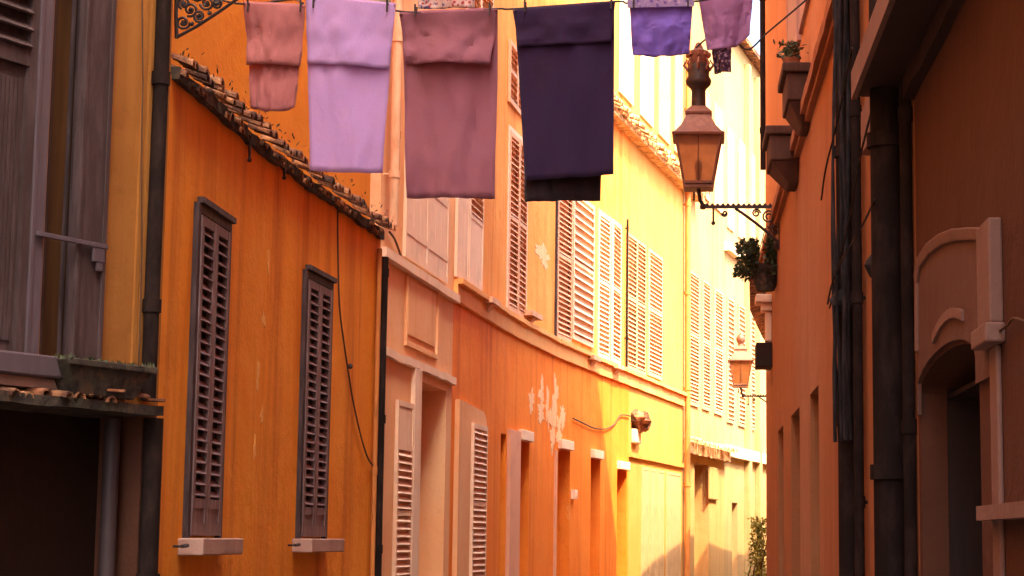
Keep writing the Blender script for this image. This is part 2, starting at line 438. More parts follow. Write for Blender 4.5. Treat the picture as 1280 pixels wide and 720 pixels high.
# ------------------------------------------------------------------ shutters, windows
def leaf(w, h, pitch=.06, rail=.055, mid=True, solid=0.0, th=.035, slat=True, solid_top=0):
    """a shutter leaf, local x 0..w, z 0..h, front at y=0, back y=th"""
    mb = MB(); st = min(.05, w*.16)
    mb.box(0, st, 0, th, 0, h); mb.box(w-st, w, 0, th, 0, h)
    mb.box(st, w-st, .002, th-.002, h-rail, h); mb.box(st, w-st, .002, th-.002, 0, rail*1.3)
    z0 = rail*1.3; z1 = h-rail
    if solid:
        zs = z0+h*solid; mb.box(st, w-st, .01, th-.006, z0, zs); mb.box(st, w-st, .003, th-.003, zs, zs+rail); z0 = zs+rail
    if solid_top:
        zs = z1-h*solid_top; mb.box(st, w-st, .01, th-.006, zs, z1); mb.box(st, w-st, .003, th-.003, zs-rail, zs); z1 = zs-rail
    if mid:
        zm = (z0+z1)/2+.02*h; mb.box(st, w-st, .002, th-.002, zm-rail*.5, zm+rail*.5); spans = ((z0, zm-rail*.5), (zm+rail*.5, z1))
    else: spans = ((z0, z1),)
    if pitch == 0:
        k = 3
        for i in range(k):
            x = st+i*(w-2*st)/k; mb.box(x+.004, x+(w-2*st)/k-.004, .008, th-.01, z0, z1)
        spans = ()
    for a, b in spans:
        n = max(1, int((b-a)/pitch))
        for i in range(n):
            zc = a+(i+.5)*(b-a)/n
            M = T(w/2, th*.5, zc) @ Matrix.Rotation(R(48+random.uniform(-6, 6)), 4, 'X')
            mb.box(-(w/2-st), w/2-st, -pitch*(.36 if pitch < .065 else .46), pitch*(.36 if pitch < .065 else .46), -.004, .004, M=M)
    return mb

def window(house, w, s0, s1, z0, z1, mat, n=2, pitch=.06, frame=None, sill=None, solid=0, off=.012, back=True, mid=True, fr=.05, tilt=0, ajar=None, solid_top=0):
    W = s1-s0; H = z1-z0; sc_ = (s0+s1)/2
    F_ = w.frame(sc_, z0, off)
    mb = MB()
    if frame:
        mb.box(-W/2-fr, -W/2, -.018, .02, -fr*.3, H+fr); mb.box(W/2, W/2+fr, -.018, .02, -fr*.3, H+fr); mb.box(-W/2, W/2, -.018, .02, H+.002, H+fr)
        if back: mb.box(-W/2, W/2, .0095, .0115, 0, H, 1)
        root = mb.build('window', [frame, M_['black'] if house is H1 else M_['shut_back']], house, F_)
    else:
        mb.box(-W/2+.01, W/2-.01, .0098, .0115, .01, H-.01, 0)
        root = mb.build('window', [M_['shut_back']], house, F_)
    lw = W/n
    for i in range(n):
        x = -W/2+i*lw
        a = (ajar[i] if ajar else 0) + random.uniform(-1, 1)*tilt
        piv = 0 if i == 0 else lw
        M = F_ @ T(x+piv, -.026, 0) @ Matrix.Rotation(R(a), 4, 'Z') @ T(-piv+.003, 0, 0)
        leaf(lw-.006, H-.01, pitch, solid=solid, mid=mid, solid_top=solid_top).build('shutter', mat, root, M)
    if sill:
        sm = MB(); sm.box(-W/2-.13, W/2+.13, -.13, .02, -.11, -.015); sm.build('sill', sill, root, F_, bevel=.008)
    return root

def pipe_on(house, w, s, z0, z1, r, mat, off=None, name='downpipe', joints=2.0, jit=0, parent_name=None):
    off = off if off is not None else r+.02
    p = w.pt(s)+w.nrm(s)*off; mb = MB(); pts = []; n = max(2, int((z1-z0)/.8))
    for i in range(n+1):
        pts.append((p.x+random.uniform(-jit, jit), p.y+random.uniform(-jit, jit), z0+(z1-z0)*i/n))
    mb.tube(pts, r, 14)
    z = z0+.5
    while z < z1-.1:
        mb.tube([(p.x, p.y, z-.035), (p.x, p.y, z+.035)], r*1.22, 14)
        q = p-w.nrm(s)*(off); mb.tube([(p.x, p.y, z), (q.x, q.y, z)], .012, 6); z += joints*random.uniform(.85, 1.15)
    return mb.build(name, mat, house, smooth=True)
def wire_mesh(pts, r, name, mat, parent=None, n=6):
    mb = MB(); mb.tube(pts, r, n); return mb.build(name, mat, parent, smooth=True)
def wall_pts(w, pix, off=.02):
    out = []
    for u, v in pix:
        s, z = w.hit(u, v); p = w.pt(s)+w.nrm(s)*off; out.append((p.x, p.y, z))
    return out
def spline(pts, k=6):
    P = [Vector(p) for p in pts]; out = []
    for i in range(len(P)-1):
        a, b, c, d = P[max(i-1, 0)], P[i], P[i+1], P[min(i+2, len(P)-1)]
        for j in range(k):
            t = j/k
            out.append(.5*((2*b)+(-a+c)*t+(2*a-5*b+4*c-d)*t*t+(-a+3*b-3*c+d)*t**3))
    out.append(P[-1]); return out

def flake(pix, name, mat, th=.012, w=None, parent=None, seed=1):
    w = w or LB
    for (u, v, ru, rv) in pix:
        m = MB()
        s, z = w.hit(u, v); s1_, z1_ = w.hit(u+ru, v-rv); a, b = max(abs(s1_-s), .02), max(abs(z1_-z), .02)
        F_ = w.frame(s, z, 0); k = 44; n0 = len(m.v)
        for y in (-th, 0.0):
            for j in range(k):
                t = 2*math.pi*j/k; r_ = 1+.9*noise.noise(Vector((math.cos(t)*1.6+u, math.sin(t)*1.6+v, seed)))+.7*noise.noise(Vector((math.cos(t)*6+u, math.sin(t)*6+v, seed+9))); m.v.append(tuple(F_ @ Vector((a*math.cos(t)*r_, y, b*math.sin(t)*r_))))
        m.f.append(tuple(n0+j for j in range(k))); m.m.append(0)
        for j in range(k): m.f.append((n0+j, n0+(j+1) % k, n0+k+(j+1) % k, n0+k+j)); m.m.append(0)
        th += .0005; m.build(name, mat, parent)

# ------------------------------------------------------------------ ground
g = MB(); N = 60
g.quad((-150, -60, -.004), (150, -60, -.004), (150, 250, -.004), (-150, 250, -.004))
tag(g.build('ground', M_['paving']), kind='structure')
g = MB()
for i in range(40):
    y0, y1 = -8+i*2, -6+i*2
    def lx(y):
        w = LA if y < 15.5 else LB
        for a, b in zip(w.p, w.p[1:]):
            if a.y <= y <= b.y: return a.x+(b.x-a.x)*(y-a.y)/(b.y-a.y)
        return w.p[0].x if y < w.p[0].y else w.p[-1].x
    def rxx(y):
        w = RA if y < 25.2 else RB
        for a, b in zip(w.p, w.p[1:]):
            if a.y <= y <= b.y: return a.x+(b.x-a.x)*(y-a.y)/(b.y-a.y)
        return w.p[-1].x
    if y1 > 67: break
    g.quad((lx(y0), y0, .004), (rxx(y0), y0, .004), (rxx(y1), y1, .004), (lx(y1), y1, .004))
tag(g.build('street', M_['paving']), kind='structure')

TOP_L = 13.5; TOP_R = 15.5  # right houses' unseen height is shaped to shade the near left walls
# ================================================================== LEFT: nearest house
H0 = empty('house', T(LA.p[2].x, LA.p[2].y, 0), 'nearest ochre house at the left edge with grey mauve timber window above a dark shopfront', 'house')
sA = LA.s[2]                                # s where the orange house begins (pipe)
opn = item(LA, 60, 104, -60, 448)
lz = LA.hit(150, 511)[1]                    # ledge height
hw = MB()
LA.mesh(0, sA, lz, TOP_L, holes=[(opn[0], opn[1], opn[2], opn[3], .065)], mb=hw)
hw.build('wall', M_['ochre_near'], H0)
# recessed shopfront, its near-black colour holds the shade under the ledge
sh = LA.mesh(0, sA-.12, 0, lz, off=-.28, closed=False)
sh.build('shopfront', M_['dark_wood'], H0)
m = MB()
F_ = LA.frame(sA-.06, 0, 0); m.box(-.06, .055, -.0, .3, 0, lz, M=F_); m.build('pillar', M_['dark_right'], H0)  # darker red-brown colour stands in for the ledge's shade
# shopfront mullions and panels
m = MB()
for q in (sA-.95, sA-1.6, sA-2.3, sA-3.2):
    F_ = LA.frame(q, 0, -.28); m.box(-.03, .03, -.05, .0, 0, lz, M=F_)
m2 = LA.strip(0, sA-.13, .85, .95, -.3, -.22, m); m2.build('shopfront_frame', M_['dark_wood'], H0)
LA.roof(0, sA, TOP_L).build('roof', M_['tiles'], H0)
# pane
q = (opn[0]+opn[1])/2; m = MB(); W = opn[1]-opn[0]
wz0, wz1 = opn[2], opn[3]
F_ = LA.frame(q, wz0, 0)
m.box(-W/2, W/2, .06, .07, 0, wz1-wz0)
root = m.build('window', M_['pane'], H0, F_)
m = MB(); m.box(-W/2, -W/2+.045, .03, .059, 0, wz1-wz0); m.box(W/2-.02, W/2, .03, .059, 0, wz1-wz0); m.box(.06, .075, .045, .059, 0, wz1-wz0)
m.build('window_frame', M_['brown_wood'], root, F_)
# frame posts: pale post on the left, broad weathered leaf on the right, louvred leaf at the edge of the photo
a = item(LA, 32, 51, -60, 448); Fp = LA.frame((a[0]+a[1])/2, wz0, 0); W2 = a[1]-a[0]
m = MB(); m.box(-W2/2, W2/2-.004, -.05, .05, 0, wz1-wz0); m.box(-W2/2, -W2/2+.025, -.062, -.0505, 0, wz1-wz0); m.build('window_post', M_['grey_frame'], root, Fp, bevel=.004)
a = item(LA, 91, 128, -60, 448); Fp = LA.frame((a[0]+a[1])/2, wz0, 0); W3 = a[1]-a[0]
m = MB(); m.box(-W3/2+.004, W3/2, -.045, .0, .0, wz1-wz0)
m.box(-W3/2+.004, -W3/2+.03, -.055, -.0455, 0, wz1-wz0); m.box(W3/2-.03, W3/2, -.055, -.0455, 0, wz1-wz0)
m.build('shutter', M_['lilac_wood'], root, Fp, bevel=.004)
a = item(LA, -40, 32, -60, 444); Fp = LA.frame((a[0]+a[1])/2, wz0, 0); W4 = a[1]-a[0]
m = MB(); Hh = wz1-wz0; zr = LA.hit(20, 82)[1]-wz0
m.box(-W4/2, W4/2-.05, -.02, 0, 0, zr-.06)
for i in range(9):
    x = -W4/2+.05+i*(W4-.12)/9; m.box(x, x+(W4-.12)/9-.008, -.031, -.0205, .06, zr-.07)
m.box(W4/2-.05, W4/2, -.05, 0, 0, Hh); m.box(-W4/2, -W4/2+.05, -.05, 0, 0, Hh)
m.box(-W4/2+.05, W4/2-.05, -.019, -.002, zr-.06, zr); m.box(-W4/2+.05, W4/2-.05, -.048, -.002, zr+.001, zr+.09); m.box(-W4/2+.05, W4/2-.05, -.01, -.001, zr+.09, Hh)
z = zr+.12
while z < Hh:
    M = T(0, -.03, z) @ Matrix.Rotation(R(42), 4, 'X'); m.box(-W4/2+.05, W4/2-.05, -.045, .03, -.006, .006, M=M); z += .085
m.build('shutter', M_['lilac_wood'], root, Fp)
# rail across the opening, with bracket
z_r = LA.hit(60, 298)[1]
sr0 = LA.hit(33, 298)[0]; sr1 = LA.hit(122, 298)[0]; Fr = LA.frame((sr0+sr1)/2, z_r, 0); Wr = sr1-sr0
m = MB(); m.box(-Wr/2, Wr/2, -.075, -.057, -.012, .012); m.box(Wr/2-.1, Wr/2-.02, -.072, -.056, -.085, -.0125); m.box(Wr/2-.07, Wr/2-.03, -.07, -.056, -.13, -.0855)
m.build('window_rail', M_['grey_frame'], root, Fr, bevel=.003)
# sill
zs = wz0
m = LA.strip(LA.hit(-60, 460)[0], LA.hit(106, 460)[0], zs-.11, zs-.003, -.0, .14); m.build('sill', M_['grey_frame'], root, bevel=.01)
m = LA.strip(LA.hit(-60, 470)[0], LA.hit(106, 470)[0], zs-.16, zs-.112, 0, .09); m.build('sill_moulding', M_['stone'], root)
# projecting ledge with broken tiles
m = LA.strip(0, sA-.15, lz-.03, lz+.02, -.3, .17, step=.12, jit=.006); m.build('ledge', M_['moss'], H0)
m = LA.tiles(LA.hit(-30, 492)[0], sA-.3, lz+.015, .19, pitch=.11, rows=1, r=.035, rise=.03, jit=.02)
m.build('ledge_tiles', M_['tiles'], H0)
# corner pipes and creases
pipe_on(H0, LA, LA.hit(184, 250)[0], lz+.05, TOP_L, .04, M_['pipe'], off=.06, joints=1.4, jit=.002)
pipe_on(H0, LA, LA.hit(180, 600)[0], 0, lz-.04, .05, M_['pipe'], off=.05, joints=1.0)
sp = LA.hit(153, 600)[0]
pipe_on(H0, LA, sp, 0, lz-.05, .042, M_['pipe_grey'], off=-.08, joints=5)
m = MB(); F_ = LA.frame(LA.hit(172, 250)[0], 0, 0); m.box(-.006, .02, -.012, 0, lz+.1, TOP_L, M=F_); m.box(.035, .13, -.02, 0, lz+.1, TOP_L, M=F_); m.build('corner_strip', M_['ochre_near'], H0)
wire_mesh(wall_pts(LA, [(172, -20), (173, 100), (171, 200), (172, 300), (169, 420), (166, 480)], .03), .004, 'cable', M_['wire'], H0)

# trough planter standing on ledge
s0 = LA.hit(42, 470)[0]; s1 = LA.hit(152, 470)[0]; Fq = LA.frame((s0+s1)/2, lz+.035, .12); Wq = s1-s0
tr = empty('window_box', Fq, 'long dark mossy planter trough under the grey mauve window at left', 'planter')
m = MB(); Z = LA.hit(100, 449)[1]-lz-.035-.03; Wt = Wq/2
m.hexa([(-Wt+.08,-.06,0),(Wt-.1,-.06,0),(Wt-.1,.08,0),(-Wt+.08,.08,0),(-Wt,-.1,Z),(Wt,-.1,Z),(Wt,.1,Z),(-Wt,.1,Z)])
m.box(-Wt-.01, Wt+.01, -.11, -.095, Z-.03, Z+.005); m.build('trough', M_['moss'], tr, Fq, bevel=.006)
m = MB()
for i in range(420):
    x = random.uniform(-Wt, Wt); y = random.uniform(-.1, .09)
    m.leaf((x, y, Z-.01), (random.uniform(-.6, .6), random.uniform(-.6, .4), random.uniform(.2, 1)), random.uniform(.02, .05), .012)
tag(m.build('moss_plants', M_['leaf'], tr, Fq), kind='stuff')
# broken tile debris/vine on the ledge near the pipe
m = MB(); base = LA.frame(sA-.5, lz+.04, .1)
for i in range(12):
    x = random.uniform(-.3, .3); M = base @ T(x, random.uniform(-.1, .06), random.uniform(0, .05)) @ Matrix.Rotation(random.uniform(0, 3), 4, 'Z') @ Matrix.Rotation(random.uniform(-.7, .7), 4, 'X')
    m.box(-.05, .05, -.018, .018, -.006, .006, M=M)
tag(m.build('tile_rubble', M_['tiles'], None), 'small heap of broken clay tile pieces on the ledge beside the corner downpipe', 'rubble', kind='stuff')

# ================================================================== LEFT: orange house with two shuttered windows
H1 = empty('house', T(LA.p[4].x, LA.p[4].y, 0), 'bright orange house with two brown louvred windows and a ragged clay tile course', 'house')
zc = EYE+2.5
sE = LA.L
LA.mesh(sA, sE, 0, zc+.02, closed=False).build('wall', M_['orange'], H1)
LA.mesh(sA, sE, zc+.02, TOP_L, off=-.1).build('upper_wall', M_['orange_up'], H1)
LA.roof(sA, sE, TOP_L).build('roof', M_['tiles'], H1)
m = LA.strip(sA+.02, sE, zc-.0, zc+.07, -.12, .04, step=.14, jit=.012); m.build('tile_bed', M_['moss'], H1)  # dark bed also stands in for the shadow under the tiles
m = LA.tiles(sA+.02, sE+.02, zc+.08, .12, pitch=.105, rows=2, r=.045, rise=.05, jit=.018); m.build('tile_course', M_['tiles'], H1, smooth=False)
m = MB()
for i in range(170):     # tufts and debris growing on the tiles
    q = random.uniform(sA+.05, sE); p = LA.pt(q)+LA.nrm(q)*random.uniform(-.05, .16)
    b0 = (p.x, p.y, zc+.15+random.uniform(-.02, .04)); m.leaf(b0, (random.uniform(-.5,.5), random.uniform(-.5,.5), random.uniform(.1,1)), random.uniform(.02,.05), .01)
tag(m.build('weeds', M_['moss'], H1), kind='stuff')
wd = []
for (u0, u1, vt, vb) in ((234, 281, 258, 666), (375, 409, 333, 666)):
    a = item(LA, u0, u1, vt, vb); print('win', a)
    c = (a[0]+a[1])/2
    rt = window(H1, LA, c-.35, c+.31, EYE+.03, EYE+1.86, M_['louvre'], n=2, pitch=.062, frame=M_['brown_wood'], sill=M_['stone'], solid=.045, fr=.055, mid=False)
    Fw = LA.frame(c, EYE+.03, .012)
    m = MB(); m.box(-.38, .38, -.04, .0, 1.886, 1.92); m.build('head_board', M_['brown_wood'], rt, Fw)
    for x in (-.62, .58):
        m = MB(); m.tube([(x, .0, -.06), (x, -.07, -.06)], .008, 6); m.tube([(x-.06, -.065, -.06), (x+.05, -.065, -.055)], .011, 6)
        m.build('shutter_stay', M_['iron'], rt, Fw)
# worn vertical scratches in the render
for pix_ in ([(329, 400, 2.5, 9), (322, 470, 2.5, 16), (327, 520, 2, 10), (318, 560, 1.5, 14), (335, 330, 1.5, 10)],): flake(pix_, 'worn_patch', M_['worn_orange'], th=.002, w=LA, parent=H1, seed=3)
# cable down the wall
wire_mesh(spline(wall_pts(LA, [(419, 250), (419, 300), (421, 380), (427, 430), (433, 470), (438, 500), (448, 545), (458, 575), (470, 588)], .02), 5), .007, 'cable', M_['wire'], H1)
p = wall_pts(LA, [(433, 458)], .03)[0]; m = MB(); m.blob(p, .022, 8, .1); m.build('cable_clip', M_['iron'], H1)
for (u, v0, v1) in ((304, 178, 200), (348, 210, 222)):
    m = MB(); a = wall_pts(LA, [(u, v0), (u, v1)], .04); m.tube(a, .009, 6); m.blob(a[1], .016, 6, .1); m.build('hook', M_['iron'], H1)
# end pipes at the joint with the peach house
pipe_on(H1, LA, sE-.03, 0, zc-.15, .035, M_['pipe'], off=.04, joints=1.2, jit=.004)
pipe_on(H1, LA, sE-.16, 0, zc-.1, .02, M_['pipe_orange'], off=.03, joints=1.7)
# ornate iron bracket rising from the wall
sb_, _z = LA.hit(222, 20); yb = LA.pt(sb_).y
m = MB(); O = at_y(224, 42, yb)
def bp(u, v): q = at_y(u, v, yb); return (q.x, q.y, q.z)
m.tube([bp(222, 46), bp(246, 33), bp(272, 16), bp(312, -12)], .009, 6); m.tube([bp(221, 48), bp(220, 20), bp(221, -30)], .011, 6)
for (u, v, rr, st, sg) in ((229, 28, 9, 0, 1), (238, 12, 9, 2, -1), (249, 20, 8, 1, 1), (259, 4, 9, 3, -1), (271, 5, 7, 4, 1), (230, 4, 8, 2, 1), (246, -6, 9, 5, 1)):
    pts_ = []
    for k in range(18):
        t = sg*k/17*R(520)+st; q = rr*(1-k/24); pts_.append(bp(u+math.cos(t)*q, v+math.sin(t)*q))
    m.tube(pts_, .008, 5)
for (u, v) in ((229, 28), (249, 20), (238, 12), (259, 4), (271, 5), (230, 4), (240, 30), (262, 16)):
    q = bp(u, v); m.blob(q, .014, 6, .4, u)
m.build('iron_bracket', M_['iron'], H1, smooth=True)

# ================================================================== LEFT: peach house
def sB(u, v=500): return LB.hit(u, v)[0]
q_b = sB(566, 420)
H2 = empty('house', T(LB.pt(1).x, LB.pt(1).y, 0), 'narrow peach house with panelled doorway, standing after the bright orange house', 'house')
d = item(LB, 520, 556, 476, 720); dd = (d[0], d[1], 0, LB.hit(520, 474)[1], .45)
LB.mesh(0, q_b, 0, TOP_L, holes=[dd]).build('wall', M_['peach'], H2)
LB.roof(0, q_b, TOP_L).build('roof', M_['tiles'], H2)
F_ = LB.frame((d[0]+d[1])/2, 0, -.44); m = MB(); W = d[1]-d[0]
m.box(-W/2, W/2, -.02, .01, 0, dd[3]); 
for x0, x1 in ((-W/2+.1, -.05), (.05, W/2-.1)):
    for z0, z1 in ((.3, 1.2), (1.35, dd[3]-.3)): m.box(x0, x1, -.035, -.0205, z0, z1)
m.build('door', M_['pink_wood'], H2, F_)
def louv(house, u0, u1, vt, vb, mat, n=1, pitch=.07, off=.015, uref=None, w=LB, **k):
    a = item(w, u0, u1, vt, vb, uref); return window(house, w, a[0], a[1], max(a[2], .15), a[3], mat, n=n, pitch=pitch, off=off, **k)
louv(H2, 491, 510, 497, 740, M_['pale_wood'], solid_top=.2, tilt=1)
louv(H2, 504, 558, 140, 321, M_['pale_wood'], n=2, pitch=0, mid=True, solid=.12)
# raised panel under the window
a = item(LB, 506, 546, 330, 432); F_ = LB.frame((a[0]+a[1])/2, a[2], .0); W = a[1]-a[0]; Hh = a[3]-a[2]; m = MB()
for z0, z1, x0, x1 in ((0, .05, -W/2, W/2), (Hh-.05, Hh, -W/2, W/2), (.05, Hh-.05, -W/2, -W/2+.05), (.05, Hh-.05, W/2-.05, W/2)): m.box(x0, x1, -.03, 0, z0, z1)
m.box(-W/2+.12, W/2-.12, -.018, 0, .12, Hh-.12); m.build('wall_panel', M_['peach'], H2, F_, bevel=.006)
m = LB.strip(0, q_b+.05, LB.hit(500, 330)[1]-.05, LB.hit(500, 330)[1]+.04, 0, .07, jit=.004); m.build('string_course', M_['pale_stone'], H2)
zl = LB.hit(490, 446)[1]
m = LB.strip(0, q_b+.0, zl-.03, zl+.05, 0, .05, jit=.008, step=.2); m.build('door_cornice', M_['pale_stone'], H2)
m = MB(); a = item(LB, 511, 519.5, 480, 720); F_ = LB.frame((a[0]+a[1])/2, 0, 0); m.box(-(a[1]-a[0])/2, (a[1]-a[0])/2, -.05, 0, 0, dd[3]+.1, M=F_)
m.build('door_jamb', M_['pale_stone'], H2, bevel=.006)
pipe_on(H2, LB, .12, LB.hit(492, 292)[1], TOP_L, .045, M_['pipe_pale'], off=.1, joints=1.5)
pipe_on(H2, LB, .38, LB.hit(498, 240)[1]+.0, TOP_L, .03, M_['pipe_orange'], off=.06, joints=1.5)
wire_mesh(spline(wall_pts(LB, [(483, 290), (490, 300), (497, 320), (501, 335)], .03)), .012, 'cable', M_['wire'], H2)

# ================================================================== LEFT: curved tangerine house
q_d = sB(787, 400)
H3 = empty('house', T(LB.pt(q_b+4).x, LB.pt(q_b+4).y, 0), 'curved tangerine house with tall louvred windows over a row of deep door recesses', 'house')
holes = []; HD = []
for (u0, u1, v) in ((647, 661, 548), (697, 712, 559), (738, 750, 571), (771, 783, 585)):
    a = item(LB, u0, u1, v, 700); h = (a[0], a[1], 0, a[3], .42); holes.append(h)
# gap beside the open board
a = item(LB, 625, 632, 541, 700); holes.insert(0, (a[0], a[1], 0, a[3], .3))
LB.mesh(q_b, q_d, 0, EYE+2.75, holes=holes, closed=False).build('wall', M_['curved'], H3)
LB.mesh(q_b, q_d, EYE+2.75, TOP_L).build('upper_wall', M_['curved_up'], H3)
LB.roof(q_b, q_d, TOP_L).build('roof', M_['tiles'], H3)
for i, h in enumerate(holes):
    F_ = LB.frame((h[0]+h[1])/2, 0, -h[4]+.01); W = h[1]-h[0]; m = MB(); m.box(-W/2, W/2, -.02, .02, 0, h[3])
    if W > .4: m.box(-W/2+.08, W/2-.08, -.04, -.021, .3, h[3]-.2)
    m.build('door', M_['door_orange'] if i else M_['door_dark'], H3, F_)
    if i:
        m = MB(); m.box(-W/2-.01, W/2-.02, -.07, .04, -.02, .12); F2 = LB.frame((h[0]+h[1])/2, h[3]+.004, 0); m.build('door_cap', M_['pale_stone'], H3, F2, bevel=.01)
# open pink board by first recess
a = item(LB, 633, 645, 538, 700); F_ = LB.frame((a[0]+a[1])/2, 0, 0); W = a[1]-a[0]; m = MB(); m.box(-W/2, W/2, -.06, 0, 0, a[3]+.02); m.build('door_board', M_['pink_wood'], H3, F_, bevel=.005)
a = item(LB, 691, 695, 562, 700); m = MB(); F_ = LB.frame((a[0]+a[1])/2, 0, 0); m.box(-.05, .03, -.03, 0, .0, a[3], M=F_); m.build('door_post', M_['pink_wood'], H3)
# surround of the neighbour's doorway reaching over the corner
a = item(LB, 567, 603, 498, 700); F_ = LB.frame((a[0]+a[1])/2, 0, 0); W = a[1]-a[0]; Hh = a[3]; m = MB()
n0 = len(m.v); prof = [(-W/2, 0), (W/2, 0), (W/2, Hh-.35)]+[(W/2-.3+.3*math.cos(t), Hh-.35+.3*math.sin(t)) for t in [R(15*k) for k in range(1, 7)]]+[(-W/2, Hh)]
for y in (-.055, 0.0):
    for x, z in prof: m.v.append((x, y, z))
k = len(prof); m.f.append(tuple(range(k))); m.m.append(0)
for i in range(k): m.f.append((i, (i+1) % k, k+(i+1) % k, k+i)); m.m.append(0)
m.build('doorway_surround', M_['peach'], H2, F_)
louv(H2, 581, 599, 527, 740, M_['pale_wood'], off=.07, solid_top=0)
# string course following the curve
zs = EYE+2.7
m = LB.strip(q_b, sB(853), zs, zs+.2, 0, .05, step=.3, jit=.004); LB.strip(q_b, sB(853), zs+.2, zs+.26, 0, .11, m, step=.3, jit=.006); m.build('string_course', plaster('course', (.86,.4,.12), (.9,.5,.2), (.66,.22,.06), streak=.4), H3)
# first floor shutters
zA = EYE+2.98; zB = EYE+5.4
def up(house, u0, u1, mat, n=1, z0=zA, z1=zB, pitch=.075, v=420, **k):
    if z0 > EYE+6 and house is not H3: pitch = 0; k['mid'] = False
    s0, s1 = sB(u0, v), sB(u1, v)
    return window(house, LB, s0, s1, z0, z1, mat, n=n, pitch=pitch, off=.015, **k)
up(H3, 567, 582, M_['pale_wood'], v=330, pitch=0); up(H3, 583, 600, M_['pale_wood'], v=330, z0=zA+.02, solid=.3)
up(H3, 634, 655, M_['tan_wood'], n=2, v=330, z0=zA+.02, tilt=2, frame=M_['pale_wood'], fr=.06)
up(H3, 694, 711, M_['tan_wood'], v=360, tilt=1, frame=M_['brown_wood'], fr=.04); up(H3, 714, 740, M_['pale_wood'], n=1, v=360, pitch=.12, z0=zA+.1)
up(H3, 746, 774, M_['pale_wood'], n=2, v=370, ajar=(0, 3), frame=M_['tan_wood'], fr=.03)
z2 = EYE+5.75; z3 = EYE+7.9
up(H3, 634, 655, M_['tan_wood'], n=2, v=120, z0=z2, z1=EYE+6.6); up(H3, 580, 612, M_['pale_wood'], n=2, v=100, z0=z2, z1=z3); up(H3, 700, 735, M_['pale_wood'], n=2, v=100, z0=z2, z1=z3)
for (u, v, w_) in ((605, 376, .5), (658, 393, .7), (735, 447, .5), (765, 458, .5)):
    s, z = LB.hit(u, v); F_ = LB.frame(s, z, 0); m = MB(); m.box(-w_/2, w_/2, -.16, 0, -.05, .02, M=F_); m.hexa([F_ @ Vector(q) for q in ((-.06,-.03,-.16),(.06,-.03,-.16),(.06,0,-.16),(-.06,0,-.16),(-.1,-.13,-.052),(.1,-.13,-.052),(.1,0,-.052),(-.1,0,-.052))]); m.build('window_ledge', M_['tan_wood'], H3)
# flaking plaster scar
flake([(664, 500, 3, 12), (677, 490, 3, 14), (684, 510, 2.5, 20), (694, 494, 3, 16), (691, 525, 5, 22), (703, 522, 3, 14), (676, 515, 4, 9), (698, 542, 3, 14), (690, 548, 2, 16)], 'flaking_plaster', M_['flake'], th=.005, parent=H3)
flake([(680, 320, 6, 7), (674, 314, 4, 4)], 'flaking_plaster', M_['flake'], th=.005, parent=H3, seed=4)
wire_mesh(spline(wall_pts(LB, [(714, 523), (725, 528), (740, 535), (755, 536), (766, 530), (774, 519), (786, 520)], .03)), .012, 'cable', M_['wire'], H3)
a = LB.hit(715, 618); F_ = LB.frame(a[0], a[1], 0); m = MB(); m.box(-.09, .09, -.07, 0, -.07, .07); m.box(-.065, .065, -.078, -.0705, -.045, .045); m.build('meter_box', M_['pale_stone'], H3, F_, bevel=.01)
# rough stone corbel at the end of the tangerine house
s, z = LB.hit(793, 530); F_ = LB.frame(s, z, .0)
m = MB(); m.blob((0, -.14, 0), .2, 12, .7, 3, sq=(1.2,.9,.85)); m.blob((-.22, -.1, .1), .13, 10, .6, 5); m.blob((.15, -.12, .12), .1, 10, .5, 6)
m.build('stone_corbel', M_['tiles'], H3, F_)
m = MB(); m.box(-.3, .12, -.1, 0, -.35, -.1, M=F_); m.build('corbel_block', M_['pale_stone'], H3, bevel=.02)
pipe_on(H3, LB, sB(778, 400)+.15, EYE+3, zB+.2, .02, M_['pipe'], off=.05)

# high tiled eave across tangerine and yellow houses
ze = EYE+7.15
m = LB.strip(sB(742, 150), q_d, ze-.04, ze+.06, 0, .2, step=.25, jit=.01); LB.tiles(sB(742, 150), q_d, ze+.06, .32, pitch=.17, rows=2, r=.08, rise=.16, mb=m, jit=.03); m.build('tile_course', M_['tiles_pale'], H3)

# ================================================================== LEFT: yellow house
q_e = sB(854, 500)
H4 = empty('house', T(LB.pt(q_d+2).x, LB.pt(q_d+2).y, 0), 'sunlit yellow house with cream shutters between the tangerine house and the cream house', 'house')
LB.mesh(q_d, q_e, 0, TOP_L).build('wall', M_['yellow'], H4); LB.roof(q_d, q_e, TOP_L).build('roof', M_['tiles'], H4)
m = LB.strip(q_d, q_e+1.2, ze-.04, ze+.06, 0, .2, step=.25, jit=.01); LB.tiles(q_d, q_e+1.2, ze+.06, .32, pitch=.17, rows=2, r=.08, rise=.16, mb=m, jit=.03); m.build('tile_course', M_['tiles_pale'], H4)
up(H4, 782, 805, M_['pale_wood2'], n=2, v=380); up(H4, 809, 826, M_['tan_wood'], v=390, z0=zA+.05)
for u0, u1 in ((773, 790), (800, 815), (822, 836), (842, 852)):
    up(H4 if u0 > 780 else H3, u0, u1, M_['pale_wood2'] if u0 > 800 else M_['pale_wood'], pitch=0 if u0 < 780 else .075, v=60, z0=EYE+7.75, z1=EYE+10.4, mid=False)
zz = LB.hit(803, 583)[1]
for u0, u1 in ((801, 809), (811, 818), (820, 828), (832, 849)):
    s0, s1 = sB(u0, 640), sB(u1, 640); window(H4, LB, s0, s1, .3, zz, M_['pale_wood2'], n=1, pitch=0, mid=False)
m = LB.strip(q_d, q_e, zz+.12, zz+.2, 0, .05, jit=.004); m.build('string_course', M_['yellow'], H4)
pipe_on(H4, LB, q_e-.05, 0, TOP_L, .06, M_['pipe_orange'], off=.1, joints=2)

